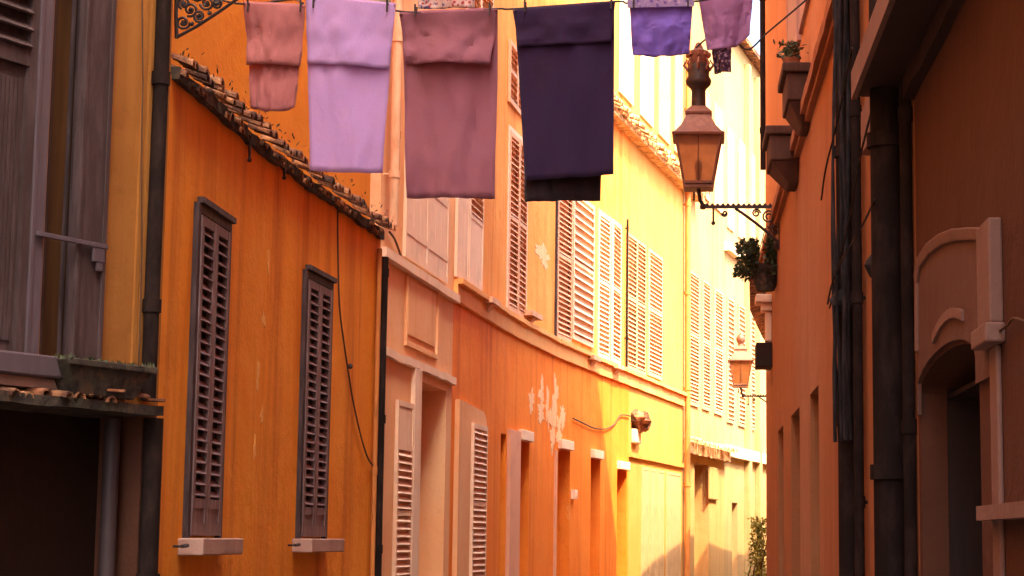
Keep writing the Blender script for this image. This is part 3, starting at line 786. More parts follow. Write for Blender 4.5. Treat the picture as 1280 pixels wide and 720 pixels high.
# ================================================================== LEFT: cream house
q_f = sB(905, 560)
H5 = empty('house', T(LB.pt(q_e+2).x, LB.pt(q_e+2).y, 0), 'cream house with broken cornice over a tall doorway, after the yellow house', 'house')
a = item(LB, 868, 886, 578, 700); dh = (a[0], a[1], 0, a[3], .5)
LB.mesh(q_e, q_f, 0, TOP_L, holes=[dh]).build('wall', M_['cream'], H5); LB.roof(q_e, q_f, TOP_L).build('roof', M_['tiles'], H5)
F_ = LB.frame((a[0]+a[1])/2, 0, -.4); m = MB(); m.box(-(a[1]-a[0])/2, (a[1]-a[0])/2, -.02, 0, 0, a[3]); m.build('door', M_['door_orange'], H5, F_)
zk = LB.hit(860, 560)[1]
m = LB.strip(q_e+.1, q_f, zk-.12, zk+.1, 0, .16, step=.2, jit=.02); LB.tiles(q_e+.1, q_f, zk+.08, .3, pitch=.16, r=.07, rise=.1, mb=m, jit=.03); m.build('cornice', M_['tiles_pale'], H5)
for u0, u1, mt in ((860, 872, 'pale_wood2'), (877, 886, 'pale_wood2'), (892, 902, 'tan_wood')):
    up(H5, u0, u1, M_[mt], v=440, z0=zA-.2, z1=zA+2.6); up(H5, u0, u1, M_[mt], v=150, z0=zA+4.4, z1=zA+6.8)
m = MB(); s = sB(890, 640); F_ = LB.frame(s, 0, 0); m.box(-.5, .5, -.06, 0, zk-1.0, zk-.3, M=F_); m.build('wall_panel', M_['cream'], H5, bevel=.02)
# ================================================================== LEFT: far pale house
H6 = empty('house', T(LB.pt(q_f+3).x, LB.pt(q_f+3).y, 0), 'farthest pale house glowing in the sun at the bend of the lane', 'house')
a = item(LB, 915, 922, 628, 700)
LB.mesh(q_f, LB.L, 0, TOP_L, holes=[(a[0], a[1], 0, a[3], .4)]).build('wall', M_['far'], H6); LB.roof(q_f, LB.L, TOP_L).build('roof', M_['tiles'], H6)
F_ = LB.frame((a[0]+a[1])/2, 0, -.35); m = MB(); m.box(-(a[1]-a[0])/2, (a[1]-a[0])/2, -.02, 0, 0, a[3]); m.build('door', M_['door_orange'], H6, F_)
for u0, u1 in ((908, 916), (922, 930), (936, 942)):
    up(H6, u0, u1, M_['pale_wood2'], v=440, z0=zA-.3, z1=zA+2.6, pitch=.1); up(H6, u0, u1, M_['tan_wood'], v=150, z0=zA+4.2, z1=zA+6.6, pitch=.1)
m = MB()
for u in (932, 945): s = sB(u, 600); F_ = LB.frame(s, 0, 0); m.box(-.14, .14, -.14, 0, 0, TOP_L-.3, M=F_)
m.build('pilaster', M_['far'], H6, bevel=.01)
m = LB.strip(q_f, q_f+9, EYE+1.9, EYE+2.15, 0, .14, step=.3, jit=.01); m.build('string_course', M_['pale_stone'], H6)
m = LB.strip(q_f, q_f+9, EYE+6.6, EYE+6.8, 0, .14, step=.3, jit=.01); m.build('string_course', M_['pale_stone'], H6)

# ================================================================== RIGHT
yp = 13.35    # where the long brown house ends towards us
sR = lambda y: (y+6)/ (31.2) * RA.L
# --- nearest house
y_e = 8.95
H7 = empty('house', T(rx(8), 8, 0), 'dark red brown house at right with an arched doorway under a low dark eave', 'house')
a = item(RA, 1152, 1226, 440, 700, uref=1190); dz = a[3]+.0
al = sorted((a[0], a[1])); arch = (al[0], al[1], 0, dz+.02, .9)
eh = EYE+2.19
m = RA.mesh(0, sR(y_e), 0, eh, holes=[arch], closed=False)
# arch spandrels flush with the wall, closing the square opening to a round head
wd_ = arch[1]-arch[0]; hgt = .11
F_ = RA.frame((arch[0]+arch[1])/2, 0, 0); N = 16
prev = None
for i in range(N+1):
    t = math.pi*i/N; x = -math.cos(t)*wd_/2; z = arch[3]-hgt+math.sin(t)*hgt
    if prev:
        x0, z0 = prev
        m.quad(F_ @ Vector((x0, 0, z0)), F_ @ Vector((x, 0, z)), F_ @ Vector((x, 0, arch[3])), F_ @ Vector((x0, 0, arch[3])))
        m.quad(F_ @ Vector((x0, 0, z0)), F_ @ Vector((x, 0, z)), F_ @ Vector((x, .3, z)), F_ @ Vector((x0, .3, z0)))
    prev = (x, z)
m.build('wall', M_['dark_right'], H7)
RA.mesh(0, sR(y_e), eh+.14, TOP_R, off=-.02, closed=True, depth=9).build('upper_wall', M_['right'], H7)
RA.roof(0, sR(y_e), TOP_R, 9).build('roof', M_['tiles'], H7)
m = MB(); m.box(-wd_/2, wd_/2, .85, .87, 0, arch[3]); m.box(-wd_/2+.002, -wd_/2+.02, .12, .849, 0, arch[3]-.01); m.box(wd_/2-.02, wd_/2-.002, .12, .849, 0, arch[3]-.01); m.box(-wd_/2+.021, wd_/2-.021, .12, .849, arch[3]-hgt-.03, arch[3]-hgt-.01); m.build('door', M_['door_dark'], H7, F_)  # near-black lining boards stand in for the shade inside the doorway
m = MB()
for x0, x1 in ((-wd_/2+.12, -.04), (.04, wd_/2-.12)):
    for z0, z1 in ((.25, 1.1), (1.25, arch[3]-.5)): m.box(x0, x1, .83, .849, z0, z1)
m.build('door_panels', M_['door_dark'], H7, F_)
# eave: soffit slab; paler fascia colour stands in for its lit edge
m = RA.strip(0, sR(y_e+.4), eh, eh+.12, -.05, .235, step=1.0); m.build('eave', M_['soffit'], H7)
m = RA.strip(0, sR(y_e+.42), eh-.01, eh+.13, .237, .262, step=1.0); m.build('fascia', M_['mould'], H7)
m = RA.strip(0, sR(y_e), eh-.1, eh-.002, 0, .05, step=.3, jit=.008); m.build('cornice', M_['soffit'], H7)
# arched hood moulding around the niche
pxl = [(1152, 440), (1152, 345), (1156, 322), (1168, 304), (1184, 292), (1200, 286), (1222, 284), (1245, 285)]
ptsm = []
for u, v in pxl:
    s, z = RA.hit(u, v); ptsm.append((s, z))
m = MB(); ac_ = (arch[0]+arch[1])/2
out_ = ptsm+[(ptsm[-1][0], arch[3]-hgt-.1), (arch[0]-.02, arch[3]-hgt-.1)]+[(ac_-math.cos(math.pi*i/12)*(wd_/2+.02), arch[3]-hgt+math.sin(math.pi*i/12)*(hgt+.02)) for i in range(13)]+[(arch[1]+.02, arch[3]-hgt-.1), (ptsm[0][0]+.03, arch[3]-hgt-.1)]
pin = [(RA.pt(a_)+RA.nrm(a_)*o_, b_) for o_ in (.018, 0) for a_, b_ in out_]; k = len(out_)
for P_, b_ in pin: m.v.append((P_.x, P_.y, b_))
m.f.append(tuple(range(k))); m.m.append(0)
for i in range(k): m.f.append((i, (i+1) % k, k+(i+1) % k, k+i)); m.m.append(0)
m.build('niche_field', M_['field'], H7)
m = MB()
for i in range(len(ptsm)-1):
    (s0, z0), (s1, z1) = ptsm[i], ptsm[i+1]; F0 = RA.frame(s0, z0, 0); F1 = RA.frame(s1, z1, 0)
    dv = Vector((s1-s0, z1-z0)).normalized(); nx, nz_ = dv.y, -dv.x   # towards centre
    wdt = .055
    def PP(s, z, o): q = RA.pt(s)+RA.nrm(s)*o; return (q.x, q.y, z)
    m.hexa([PP(s0, z0, 0), PP(s1, z1, 0), PP(s1, z1-.0-wdt*.9, 0), PP(s0, z0-wdt*.9, 0), PP(s0, z0, .04), PP(s1, z1, .04), PP(s1, z1-wdt*.9, .03), PP(s0, z0-wdt*.9, .03)]) if abs(z1-z0) < abs(s1-s0)*1.5 else \
    m.hexa([PP(s0-.03, z0, 0), PP(s0+.03, z0, 0), PP(s1+.03, z1, 0), PP(s1-.03, z1, 0), PP(s0-.03, z0, .03), PP(s0+.03, z0, .03), PP(s1+.03, z1, .03), PP(s1-.03, z1, .03)])
m.build('arch_moulding', M_['mould'], H7, bevel=.006)
a = item(RA, 1238, 1254, 286, 414); F_ = RA.frame((a[0]+a[1])/2, a[2], 0); W = a[1]-a[0]; m = MB(); m.box(-W/2, W/2, -.05, 0, 0, a[3]-a[2]); m.box(-W/2-.03, W/2+.03, -.07, 0, -.07, -.002)
m.box(-W/2+.06, W/2-.06, -.02, 0, -a[2], -.072); m.build('pilaster', M_['mould'], H7, F_, bevel=.008)
a = item(RA, 1173, 1211, 397, 403, uref=1200); F_ = RA.frame((a[0]+a[1])/2, a[2], 0); m = MB(); W = a[1]-a[0]
for i in range(8):
    x0 = -W/2+W*i/8; x1 = x0+W/8; f = lambda x: .05*(1-(2*x/W)**2)
    m.hexa([(x0,-.03,f(x0)-.02),(x1,-.03,f(x1)-.02),(x1,0,f(x1)-.02),(x0,0,f(x0)-.02),(x0,-.03,f(x0)+.02),(x1,-.03,f(x1)+.02),(x1,0,f(x1)+.02),(x0,0,f(x0)+.02)])
m.build('keystone_moulding', M_['mould'], H7, F_)  # pale arc strip marks the keystone and draws its highlight
s_, z_ = RA.hit(1245, 640); m = RA.strip(0, s_, z_-.03, z_+.02, 0, .07, step=.8); m.build('dado_rail', M_['mould'], H7)
wire_mesh(spline(wall_pts(RA, [(1256, 414), (1265, 408), (1275, 398), (1290, 402)], .02)), .005, 'cable', M_['wire'], H7)

# --- long brown house
H8 = empty('house', T(rx(18), 18, 0), 'long brown rendered house on the right with a dark string course and stone balconies', 'house')
holes = []
for (u0, u1, v) in ((1013, 1024, 491), (989, 1000, 509), (972.5, 979.5, 532)):
    a = item(RA, u0, u1, v, 700); holes.append((a[0], a[1], 0, EYE+1.25, .35))
zc2 = EYE+3.7
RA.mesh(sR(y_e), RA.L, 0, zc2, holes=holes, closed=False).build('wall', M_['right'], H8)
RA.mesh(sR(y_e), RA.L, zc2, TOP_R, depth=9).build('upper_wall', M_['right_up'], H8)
m = RA.mesh(sR(y_e)+.01, RA.L, 0, zc2-.01, off=-.01); 
# keep only the closing faces of the lower part
e = MB(); a_ = RA.pt(RA.L); e.quad((a_.x, a_.y, 0), (a_.x+9, a_.y, 0), (a_.x+9, a_.y, zc2), (a_.x, a_.y, zc2)); e.build('end_wall', M_['right'], H8)
RA.roof(sR(y_e), RA.L, TOP_R, 9).build('roof', M_['tiles'], H8)
for h in holes:
    F_ = RA.frame((h[0]+h[1])/2, 0, -.33); m = MB(); W = h[1]-h[0]; m.box(-W/2, W/2, -.02, 0, 0, h[3]); m.box(-W/2+.1, W/2-.1, -.03, -.021, .3, h[3]-.2); m.build('door', M_['door_dark'], H8, F_)
m = RA.strip(sR(12.6), RA.L-.02, zc2-.05, zc2+.05, 0, .09, step=.3, jit=.005); RA.strip(sR(12.6), RA.L-.02, zc2-.11, zc2-.052, 0, .05, m, step=.3); m.build('string_course', plaster('dark_course', (.3,.12,.05), (.4,.17,.08), (.2,.08,.04)), H8)
# upper windows
for (u0, u1) in ((988, 1001), (1003, 1026)):
    s0 = RA.hit(u0, 40)[0]; s1 = RA.hit(u1, 40)[0]; s0, s1 = min(s0, s1), max(s0, s1)
    zb_ = RA.hit((u0+u1)/2, 95)[1]
    window(H8, RA, s0, s1, EYE+4.65, EYE+7.0, M_['lilac_pale'], n=1, pitch=0, mid=False, frame=M_['lilac_pale'], fr=.03)
def balcony(u0, u1, vt, vb, y, proj, name='stone_balcony'):
    """block projecting from the right wall at forward distance y"""
    s = sR(y); F_ = RA.frame(s, 0, 0); zt = at_y(u0, vt, y).z; zb_ = at_y(u0, vb, y).z; m = MB(); hh = zt-zb_
    W = .42
    m.box(-W, W, -proj, 0, zt-hh*.16, zt); m.box(-W+.04, W-.04, -proj+.04, 0, zt-hh*.62, zt-hh*.162)
    m.hexa([F_ @ Vector(q) if False else q for q in ((-W*.5,-proj*.3,zb_),(W*.5,-proj*.3,zb_),(W*.5,0,zb_),(-W*.5,0,zb_),(-W+.06,-proj+.06,zt-hh*.621),(W-.06,-proj+.06,zt-hh*.621),(W-.06,0,zt-hh*.621),(-W+.06,0,zt-hh*.621))])
    return m.build(name, [M_['dark_stone']], H8, F_, bevel=.015), F_, zt
b1, Fb1, zt1 = balcony(986, 1003, 92, 165, 16.5, .25)
b2, Fb2, zt2 = balcony(955, 990, 168, 235, 18.2, .32)
pt = Fb1 @ Vector((0, -.15, zt1))
pl = empty('potted_plant', T(*pt), 'small dark potted plant on the upper stone balcony at right', 'plant')
m = MB(); m.lathe([(.05, 0), (.08, .12), (.085, .13)], 12); m.build('pot', M_['terra'], pl, T(*pt), smooth=True)
m = MB()
for i in range(120): m.leaf((random.gauss(0, .05), random.gauss(0, .05), random.uniform(.12, .26)), (random.gauss(0, 1), random.gauss(0, 1), random.uniform(0, 1)), .06, .03)
m.build('foliage', M_['leaf'], pl, T(*pt))
# pipes on the long brown house
pipe_on(H8, RA, sR(23.6), EYE+4.6, TOP_R, .035, M_['pipe'], off=.1, joints=1.5)
pipe_on(H8, RA, sR(11.75), 0, TOP_R, .06, M_['pipe'], off=.09, joints=1.7)
pipe_on(H8, RA, sR(11.45), 0, TOP_R, .03, M_['pipe'], off=.05, joints=1.3)
pipe_on(H8, RA, sR(9.2), 0, TOP_R, .078, M_['pipe'], off=.11, joints=1.6)
pipe_on(H8, RA, sR(9.02), 0, eh, .03, M_['pipe'], off=.035, joints=1.6)
m = MB()
for k in range(9):
    pts = []; y0 = 11.6+random.uniform(-.15, .2); o0 = .1+random.uniform(0, .06)
    for i in range(26):
        z = 2.2+i*.42; q = RA.pt(sR(y0+.08*math.sin(z*1.1+k)+random.uniform(-.02, .02)))+Vector((-1, 0))*(o0+.025*math.sin(z*1.7+k*2)); pts.append((q.x, q.y, z))
    m.tube(pts, random.uniform(.007, .014), 6)
m.build('cable_bundle', M_['bundle'], H8, smooth=True)
m = MB()
for k, P_ in enumerate(([(1135, 120), (1112, 200), (1100, 262), (1090, 300), (1072, 372), (1068, 385)], [(1140, 250), (1120, 285), (1095, 320), (1078, 350), (1070, 380)], [(1112, 60), (1090, 150), (1072, 210), (1065, 250)])):
    m.tube(spline(wall_pts(RA, P_, .16+.02*k), 4), .006, 6)
m.build('hanging_cable', M_['bundle'], H8, smooth=True)
for y, z in ((11.6, EYE+1.45), (9.4, EYE+1.35)): m = MB(); q = RA.pt(sR(y)); m.blob((q.x-.14, y, z), .06, 10, .4, y); m.build('junction_box', M_['bundle'], H8)
a = item(RA, 1089, 1101, 141, 195); F_ = RA.frame((a[0]+a[1])/2, a[2], 0); W = a[1]-a[0]; m = MB(); m.box(-W/2, W/2, -.06, 0, 0, a[3]-a[2]); m.build('meter_panel', M_['mould'], H8, F_)
# corbel with brackets on the far end
m = MB(); F_ = RA.frame(sR(23.6), 0, 0); zt = at_y(955, 370, 23.6).z
m.box(-.2, .2, -.2, 0, zt-.1, zt); m.box(-.14, .14, -.13, 0, zt-.2, zt-.102); m.box(-.1, .1, -.08, 0, zt-.58, zt-.202); m.build('corbel', M_['pale_stone'], H8, F_, bevel=.015)
m = MB(); m.box(-.22, .22, -.2, 0, zt-.9, zt-.6); m.build('meter_box', M_['dark_wood'], H8, F_, bevel=.01)

# --- unseen house beyond, shaped low so the sun reaches the far left walls
H9 = empty('house', T(RB.pt(4).x, RB.pt(4).y, 0), 'unseen low house curving away behind the long brown house, kept low for the sun, holding the far lamp', 'house')
RB.mesh(0, RB.L, 0, 5.2, depth=4).build('wall', M_['cream'], H9); RB.roof(0, RB.L, 5.2, 4).build('roof', M_['tiles'], H9)

# ================================================================== street lamps
def make_lamp(M, label):
    """origin: lantern base centre; arm runs to +x"""
    r0 = empty('street_lamp', M, label, 'street lamp', 'lantern lamps on wall brackets')
    K = .27
    # glass body, tapering
    hb = .62; wb = .155; wt = .255
    m = MB(); m.lathe([(wb-.012, .07), (wt-.012, hb)], 4, sq=True); g = m.build('glass', M_['glass'], r0, M)
    m = MB(); m.lathe([(.03, .08), (.03, .22), (.045, .24), (.05, .3), (.03, .36)], 10); m.build('lamp_holder', M_['iron'], r0, M, smooth=True)
    m = MB()
    for sx, sy in ((1,1),(1,-1),(-1,-1),(-1,1)):
        m.tube([(sx*wb, sy*wb, .05), (sx*wt, sy*wt, hb)], .014, 6)
    for z, w_ in ((.05, wb), (.09, wb+.008)):
        m.lathe([(w_+.012, z-.02), (w_+.016, z+.005), (w_, z+.014)], 4, sq=True)
    for sx, sy, ax in ((0,1,0),(0,-1,0),(1,0,1),(-1,0,1)): m.tube([(sx*wb, sy*wb, .08), (sx*wt, sy*wt, hb)], .005, 4)
    m.build('lantern_frame', M_['copper'], r0, M)
    m = MB(); m.lathe([(wt+.035, hb-.005), (wt+.045, hb+.02), (wt+.01, hb+.04), (.2, hb+.12), (.15, hb+.22), (.135, hb+.27)], 4, sq=True)
    m.lathe([(.15, hb+.268), (.155, hb+.29), (.12, hb+.33), (.08, hb+.37)], 4, sq=True); m.build('lantern_roof', M_['copper'], r0, M)
    m = MB(); m.lathe([(.085, hb+.36), (.08, hb+.55), (.09, hb+.58), (.14, hb+.63), (.15, hb+.68), (.12, hb+.74), (.13, hb+.8), (.1, hb+.86), (.085, hb+.9)], 14); m.build('chimney', M_['iron'], r0, M, smooth=True)
    m = MB()
    for k in range(8):
        t = k*math.pi/4; c, s_ = math.cos(t), math.sin(t); m.tube([(c*.12, s_*.12, hb+.8), (c*.17, s_*.17, hb+.86), (c*.13, s_*.13, hb+.93)], [.02, .016, .008], 6); m.blob((c*.115, s_*.115, hb+.98), .035, 8, .3, k)
    m.lathe([(.09, hb+.88), (.12, hb+.95), (.12, hb+1.02), (.06, hb+1.05), (.03, hb+1.12), (.0, hb+1.14)], 14); m.build('crown', M_['copper'], r0, M, smooth=True)
    m = MB(); L_ = .93
    m.tube([(0, 0, .04), (.02, 0, -.1), (.06, 0, -.16)], .022, 8); m.tube([(-.05, 0, .0), (-.05, 0, -.1)], .012, 6)
    m.box(.03, L_, -.016, .016, -.19, -.155)
    for k in range(14): x = .1+k*.06; m.blob((x, 0, -.15), .02, 6, .2, k)
    m.lathe([(.03, -.03), (.035, 0), (.03, .03)], 8, (.05, 0, -.17)); m.tube([(.17, 0, -.17), (.17, 0, -.36)], .013, 6); m.blob((.17, 0, -.36), .025, 8, .1)
    pts = [(.42, 0, -.19), (.55, 0, -.28), (.68, 0, -.38), (.8, 0, -.48), (.93, 0, -.6)]; m.tube(spline(pts), .018, 6)
    for cx, cz, rr, st in ((.66, -.245, .05, 0), (.8, -.29, .075, 1), (.88, -.43, .06, 2), (.3, -.25, .035, 3)):
        pp = []
        for k in range(18):
            t = k/17*R(560)+st; r_ = rr*(1-k/24); pp.append((cx+math.cos(t)*r_, 0, cz+math.sin(t)*r_))
        m.tube(pp, .011, 6)
    m.box(L_-.02, L_+.02, -.04, .04, -.66, -.1); m.blob((.9, 0, -.62), .05, 8, .5, 3)
    m.build('bracket', M_['iron'], r0, M)
    return r0
p1 = at_y(873, 240, 21.6)
l1 = make_lamp(T(p1.x, p1.y, p1.z-.0), 'large copper brown lantern on a scrolled bracket in front of the sunlit houses')
# copy for the far lamp
def copy_tree(o, parent=None):
    if o.name in ('chimney', 'crown'): return None
    c = o.copy(); col.objects.link(c); c.parent = parent
    for ch in [x for x in col.objects if x.parent == o]: copy_tree(ch, c)
    return c
l2 = copy_tree(l1); p2 = at_y(926, 486, 38.0); WM[l2.name] = T(0, 0, 0)
m = MB(); m.lathe([(.07, .98), (.06, 1.04), (.1, 1.1), (.11, 1.17), (.07, 1.24), (.03, 1.28)], 12); m.build('finial', M_['copper'], l2, smooth=True)
#
l2.matrix_basis = T(*p2) @ Matrix.Scale(.86, 4); l2['label'] = 'small far lantern low on the right, next to the bend of the lane'

# hanging plant pot under the lamp
hp = at_y(957, 364, 22.3)
pp = empty('hanging_plant', T(*hp), 'bushy dark plant in a hanging pot on the right wall below the big lantern', 'plant')
m = MB(); m.lathe([(.1, 0), (.14, .1), (.17, .3), (.18, .31)], 14); m.build('pot', M_['moss'], pp, T(*hp), smooth=True)
m = MB(); m.tube([(.18, 0, .3), (.42, 0, .32)], .012, 6); m.tube([(-.12, 0, .3), (0, 0, .75)], .006, 5); m.tube([(.15, 0, .3), (0, 0, .75)], .006, 5); m.box(.02, .4, -.02, .02, .74, .77); m.build('hanger', M_['iron'], pp, T(*hp))
m = MB()
for i in range(1900):
    a = random.uniform(0, 6.28); r_ = random.uniform(.02, .24); zz_ = random.uniform(.18, .62)*(1-.3*r_)
    if zz_ < .3 and random.random() < .6: r_ = random.uniform(.17, .26)
    cx = -.09 if a > 1.5 and a < 4.7 else 0
    m.leaf((cx+math.cos(a)*r_, math.sin(a)*r_, zz_), (math.cos(a)+random.gauss(0, .5), math.sin(a)+random.gauss(0, .5), random.gauss(.2, .7)), random.uniform(.04, .08), .035)
m.build('foliage', M_['leaf'], pp, T(*hp))
# green shrub at the end of the lane
sp_ = Vector((.72, 36, 0)); zb_ = 0
sh_ = empty('shrub', T(*sp_), 'yellow green leafy shrub at the foot of the far end of the lane', 'plant')
m = MB()
for k in range(9): m.tube([(0, 0, 0), (random.gauss(0, .12), random.gauss(0, .1), .9), (random.gauss(0, .2), random.gauss(0, .15), 1.8)], [.025, .015, .006], 6)
m.build('stem', M_['wire'], sh_, T(*sp_))
m = MB()
for i in range(1300):
    z = random.uniform(.3, 2.0); r_ = random.uniform(0, .24)*(1.2-z*.25); a = random.uniform(0, 6.28)
    m.leaf((math.cos(a)*r_, math.sin(a)*r_, z), (random.gauss(0, 1), random.gauss(0, 1), random.gauss(.3, .8)), random.uniform(.05, .1), .04)
m.build('foliage', M_['leaf_lit'], sh_, T(*sp_))

# ================================================================== laundry
YL = 11.0
def towel(name, label, mats, front, back, y, seed, cat='laundry', sub=None, amp=.042, thick=.003, fold=True):
    """front/back: pixel outlines (uL_top,uR_top,v_topL,v_topR, uL_bot,uR_bot,v_botL,v_botR)"""
    def sheet(px, yy, m, nx=22, nzz=26, am=1.0, sd=0):
        base = len(m.v)
        for j in range(nzz+1):
            t = j/nzz
            for i in range(nx+1):
                f = i/nx
                uT = px[0]+(px[1]-px[0])*f; vT = px[2]+(px[3]-px[2])*f
                uB = px[4]+(px[5]-px[4])*f; vB = px[6]+(px[7]-px[6])*f
                sag = px[8] if len(px) > 8 else 0
                vB += sag*(4*f*(1-f)); w_ = 1.2*noise.noise(Vector((f*3, t*2, sd+7)))
                P = at_y(uT+(uB-uT)*t+w_*.8*t, vT+(vB-vT)*t+w_*t*.7, yy)
                d = noise.noise(Vector((f*2.2+sd, t*.9, sd*1.7)))*1.6 + .7*noise.noise(Vector((f*7+sd+t*2, t*3.0, sd)))+.3*noise.noise(Vector((f*13+t*9, t*11-f*5, sd)))
                d += .5*math.sin(f*11+sd+t*1.5)*t*.5 + .5*math.exp(-((f-.12-.25*t)/.05)**2)*(1-t*.5) + .5*math.exp(-((f-.88+.2*t)/.05)**2)*(1-t*.5)
                P.y += d*amp*am*min(1, .15+t*2)
                m.v.append(tuple(P))
        for j in range(nzz):
            for i in range(nx):
                a = base+j*(nx+1)+i; m.f.append((a, a+1, a+nx+2, a+nx+1)); m.m.append(0)
        return base, nx
    m = MB()
    b, nx = sheet(back, y+.012, m, sd=seed)
    if front:
        b2, nx = sheet(front, y-.014, m, nzz=14, am=1.0, sd=seed)
        # rounded fold over the line
        prev_row = [b2+i for i in range(nx+1)]
        for k in (1, 2, 3):
            row = []
            for i in range(nx+1):
                A = Vector(m.v[b2+i]); B = Vector(m.v[b+i]); t = k/4; P = A.lerp(B, t); P.z += .012*math.sin(math.pi*t); row.append(len(m.v)); m.v.append(tuple(P))
            for i in range(nx): m.f.append((prev_row[i], prev_row[i+1], row[i+1], row[i])); m.m.append(0)
            prev_row = row
        for i in range(nx): m.f.append((prev_row[i], prev_row[i+1], b+i+1, b+i)); m.m.append(0)
    c = sum((Vector(v) for v in m.v), Vector())/len(m.v); topz = max(v[2] for v in m.v)
    O = T(c.x, y, topz); m.v = [tuple(Vector(v)-Vector((c.x, y, topz))) for v in m.v]
    o = m.build(name, mats, None, O, smooth=True)
    o.data.polygons.foreach_set('use_smooth', [True]*len(o.data.polygons))
    sl = o.modifiers.new('thickness', 'SOLIDIFY'); sl.thickness = thick; sl.offset = 0
    tag(o, label, cat, 'laundry on the clothes lines')
    return o, O
def strip_edge(px): pass
# hanging pieces, left to right
towel('towel', 'salmon pink cloth with a rounded lower hem, leftmost on the line', M_['c_pink'], (304, 381, 4, 8, 307, 375, 80, 82), (304, 381, 4, 8, 312, 368, 134, 134, 6), YL, 1)
o, O = towel('towel', 'pale lavender towel folded over the line between the salmon and the rose cloths', M_['c_lav'], (382, 495, -4, 6, 384, 486, 79, 86), (383, 493, -3, 7, 387, 478, 213, 216, 2), YL, 2, amp=.02)
towel('towel', 'dusty rose towel with a wide folded top, right of the lavender towel', M_['c_rose'], (499, 622, 17, 12, 507, 613, 79, 81), (502, 622, 16, 12, 508, 619, 247, 249, 1), YL, 5)
towel('towel', 'dark navy towel, the longest and darkest piece on the line', M_['c_navy'], (641, 769, 14, 3, 648, 764, 58, 52), (643, 768, 14, 4, 657, 767, 226, 218), YL, 4, amp=.02)
towel('cloth', 'black cloth hanging just behind the navy towel and showing below it', M_['c_black'], None, (648, 758, 12, 6, 657, 750, 254, 250), YL+.1, 8)
o, O = towel('cloth', 'violet blue cloth with a patterned waistband, right of the navy towel', M_['c_blue'], None, (787, 866, 8, 4, 791, 862, 69, 66, 4), YL, 9)
m = MB()
def band(px, y, nm, mat, par, O):
    m = MB(); nx = 20
    for j in range(4):
        for i in range(nx+1):
            f = i/nx; t = j/3; P = at_y(px[0]+(px[1]-px[0])*f+(px[4]-px[0])*t*0, px[2]+(px[3]-px[2])*f+t*px[5], y+.006*math.sin(f*11)); m.v.append(tuple(O.inverted() @ P))
    for j in range(3):
        for i in range(nx): a = j*(nx+1)+i; m.f.append((a, a+1, a+nx+2, a+nx+1)); m.m.append(0)
    q = m.build(nm, mat, par, O); s_ = q.modifiers.new('thickness', 'SOLIDIFY'); s_.thickness = .008; return q
band((784, 868, -6, -8, 784, 16), YL-.02, 'waistband', M_['c_band'], o, O)
towel('cloth', 'mauve cloth tapering downwards at the right end of the line', M_['c_mauve'], None, (872, 942, -10, -14, 884, 937, 62, 46, 6), YL+.06, 11)
towel('cloth', 'little dark spotted cloth hanging behind the mauve cloth above the big lantern', M_['c_spot'], None, (888, 914, 48, 46, 893, 914, 90, 92), YL+.3, 12)
towel('cloth', 'flower patterned cloth showing just above the rose towel', M_['c_flow'], None, (520, 598, -70, -70, 522, 594, 10, 12), YL+.35, 13)
towel('cloth', 'flower patterned cloth showing above and left of the pink end of the line', M_['c_flow'], None, (325, 378, -60, -60, 326, 376, -1, 2), YL+.35, 14)
towel('cloth', 'cream and green striped cloth peeping out above the lavender towel', cloth('cloth_stripe', (.62,.5,.28), (.35,.33,.2), .25), None, (425, 492, -60, -60, 428, 488, 4, 6), YL+.35, 15)
towel('cloth', 'violet patterned cloth showing above the violet blue cloth', M_['c_band'], None, (805, 850, -60, -60, 806, 850, 0, 0), YL+.35, 16)
# lines
def rope(y, pix, off, label):
    pts = [at_y(u, v, y) for u, v in pix]
    o = wire_mesh(spline([tuple(p) for p in pts], 8), .006, 'clothes_line', M_['iron']); tag(o, label, 'clothes line'); return o
uL = lambda y: CU + (lx(y)/y)*F/1.01
rope(YL, [(252, -8), (304, 5), (382, -2), (440, 2), (499, 14), (560, 17), (622, 11), (645, 11), (768, 2), (787, 4), (866, 2), (940, -12), (1095, -40)], 0, 'front clothes line carrying the towels across the lane')
rope(YL+.35, [(262, -80), (500, -66), (820, -62), (1090, -90)], 0, 'rear clothes line, higher than the front one, carrying the patterned cloths')
rope(YL+.3, [(870, 60), (884, 48), (900, 44), (915, 47), (935, 62), (960, 40), (990, 15), (1060, -45)], 0, 'thin line sagging to the right wall from the little spotted cloth')
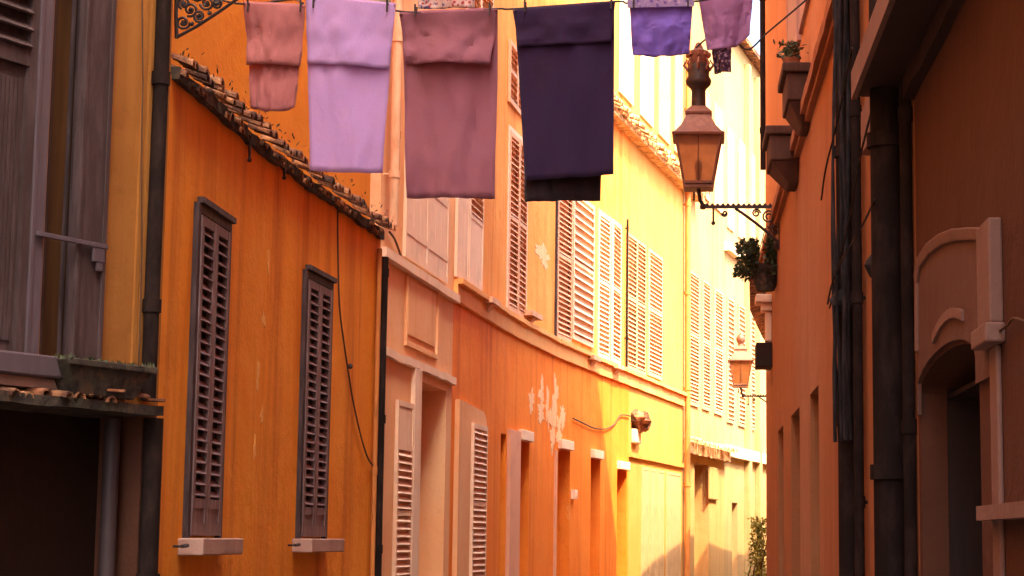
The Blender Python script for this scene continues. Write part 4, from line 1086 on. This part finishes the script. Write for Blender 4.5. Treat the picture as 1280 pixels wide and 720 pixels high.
# clothes pegs
pegs = [(310, 8, 'salmon'), (376, 8, 'salmon'), (392, 3, 'lavender'), (484, 8, 'lavender'), (519, 14, 'dusty rose'), (612, 12, 'dusty rose'), (656, 8, 'navy'), (764, 4, 'navy'), (792, 4, 'violet blue'), (860, 1, 'violet blue')]
side = {}
for u, v, nm in pegs:
    P = at_y(u, v, YL-.03); m = MB(); z0 = -.035
    m.box(-.005, .005, -.012, -.004, z0, .04); m.box(-.005, .005, .05, .058, z0, .04); m.box(-.006, .006, -.004, .05, .012, .022)
    which = 'left' if nm not in side else 'right'; side[nm] = 1
    tag(m.build('clothes_peg', M_['iron'], None, T(P.x, P.y, P.z)), 'dark peg at the %s top corner of the %s cloth' % (which, nm), 'clothes peg', 'clothes pegs')

# ================================================================== light
w = bpy.data.worlds.new('World'); sc.world = w; w.use_nodes = True; nt = w.node_tree; nt.nodes.clear()
sky = nt.nodes.new('ShaderNodeTexSky'); sky.sky_type = 'NISHITA'; sky.sun_disc = False
EL = R(55); AZ = math.atan2(.68, -.73)
sky.sun_elevation = EL; sky.sun_rotation = AZ; sky.dust_density = 7.0; sky.air_density = .7; sky.ozone_density = .3
bg = nt.nodes.new('ShaderNodeBackground'); bg.inputs[1].default_value = .15; ow = nt.nodes.new('ShaderNodeOutputWorld')
nt.links.new(sky.outputs[0], bg.inputs[0]); nt.links.new(bg.outputs[0], ow.inputs[0])
sd = bpy.data.lights.new('sun', 'SUN'); sd.energy = 2.0; sd.angle = R(.55); sd.color = (1, .74, .38)
so = bpy.data.objects.new('sun', sd); col.objects.link(so)
dirn = Vector((math.cos(EL)*math.sin(AZ), math.cos(EL)*math.cos(AZ), math.sin(EL)))
so.rotation_euler = dirn.to_track_quat('Z', 'Y').to_euler(); so.location = (20, -10, 30)
vs = sc.view_settings; vs.view_transform = 'Standard'; vs.look = 'None'; vs.exposure = 2.8; vs.gamma = 1
try:
    sc.cycles.max_bounces = 10; sc.cycles.diffuse_bounces = 6
except Exception: pass
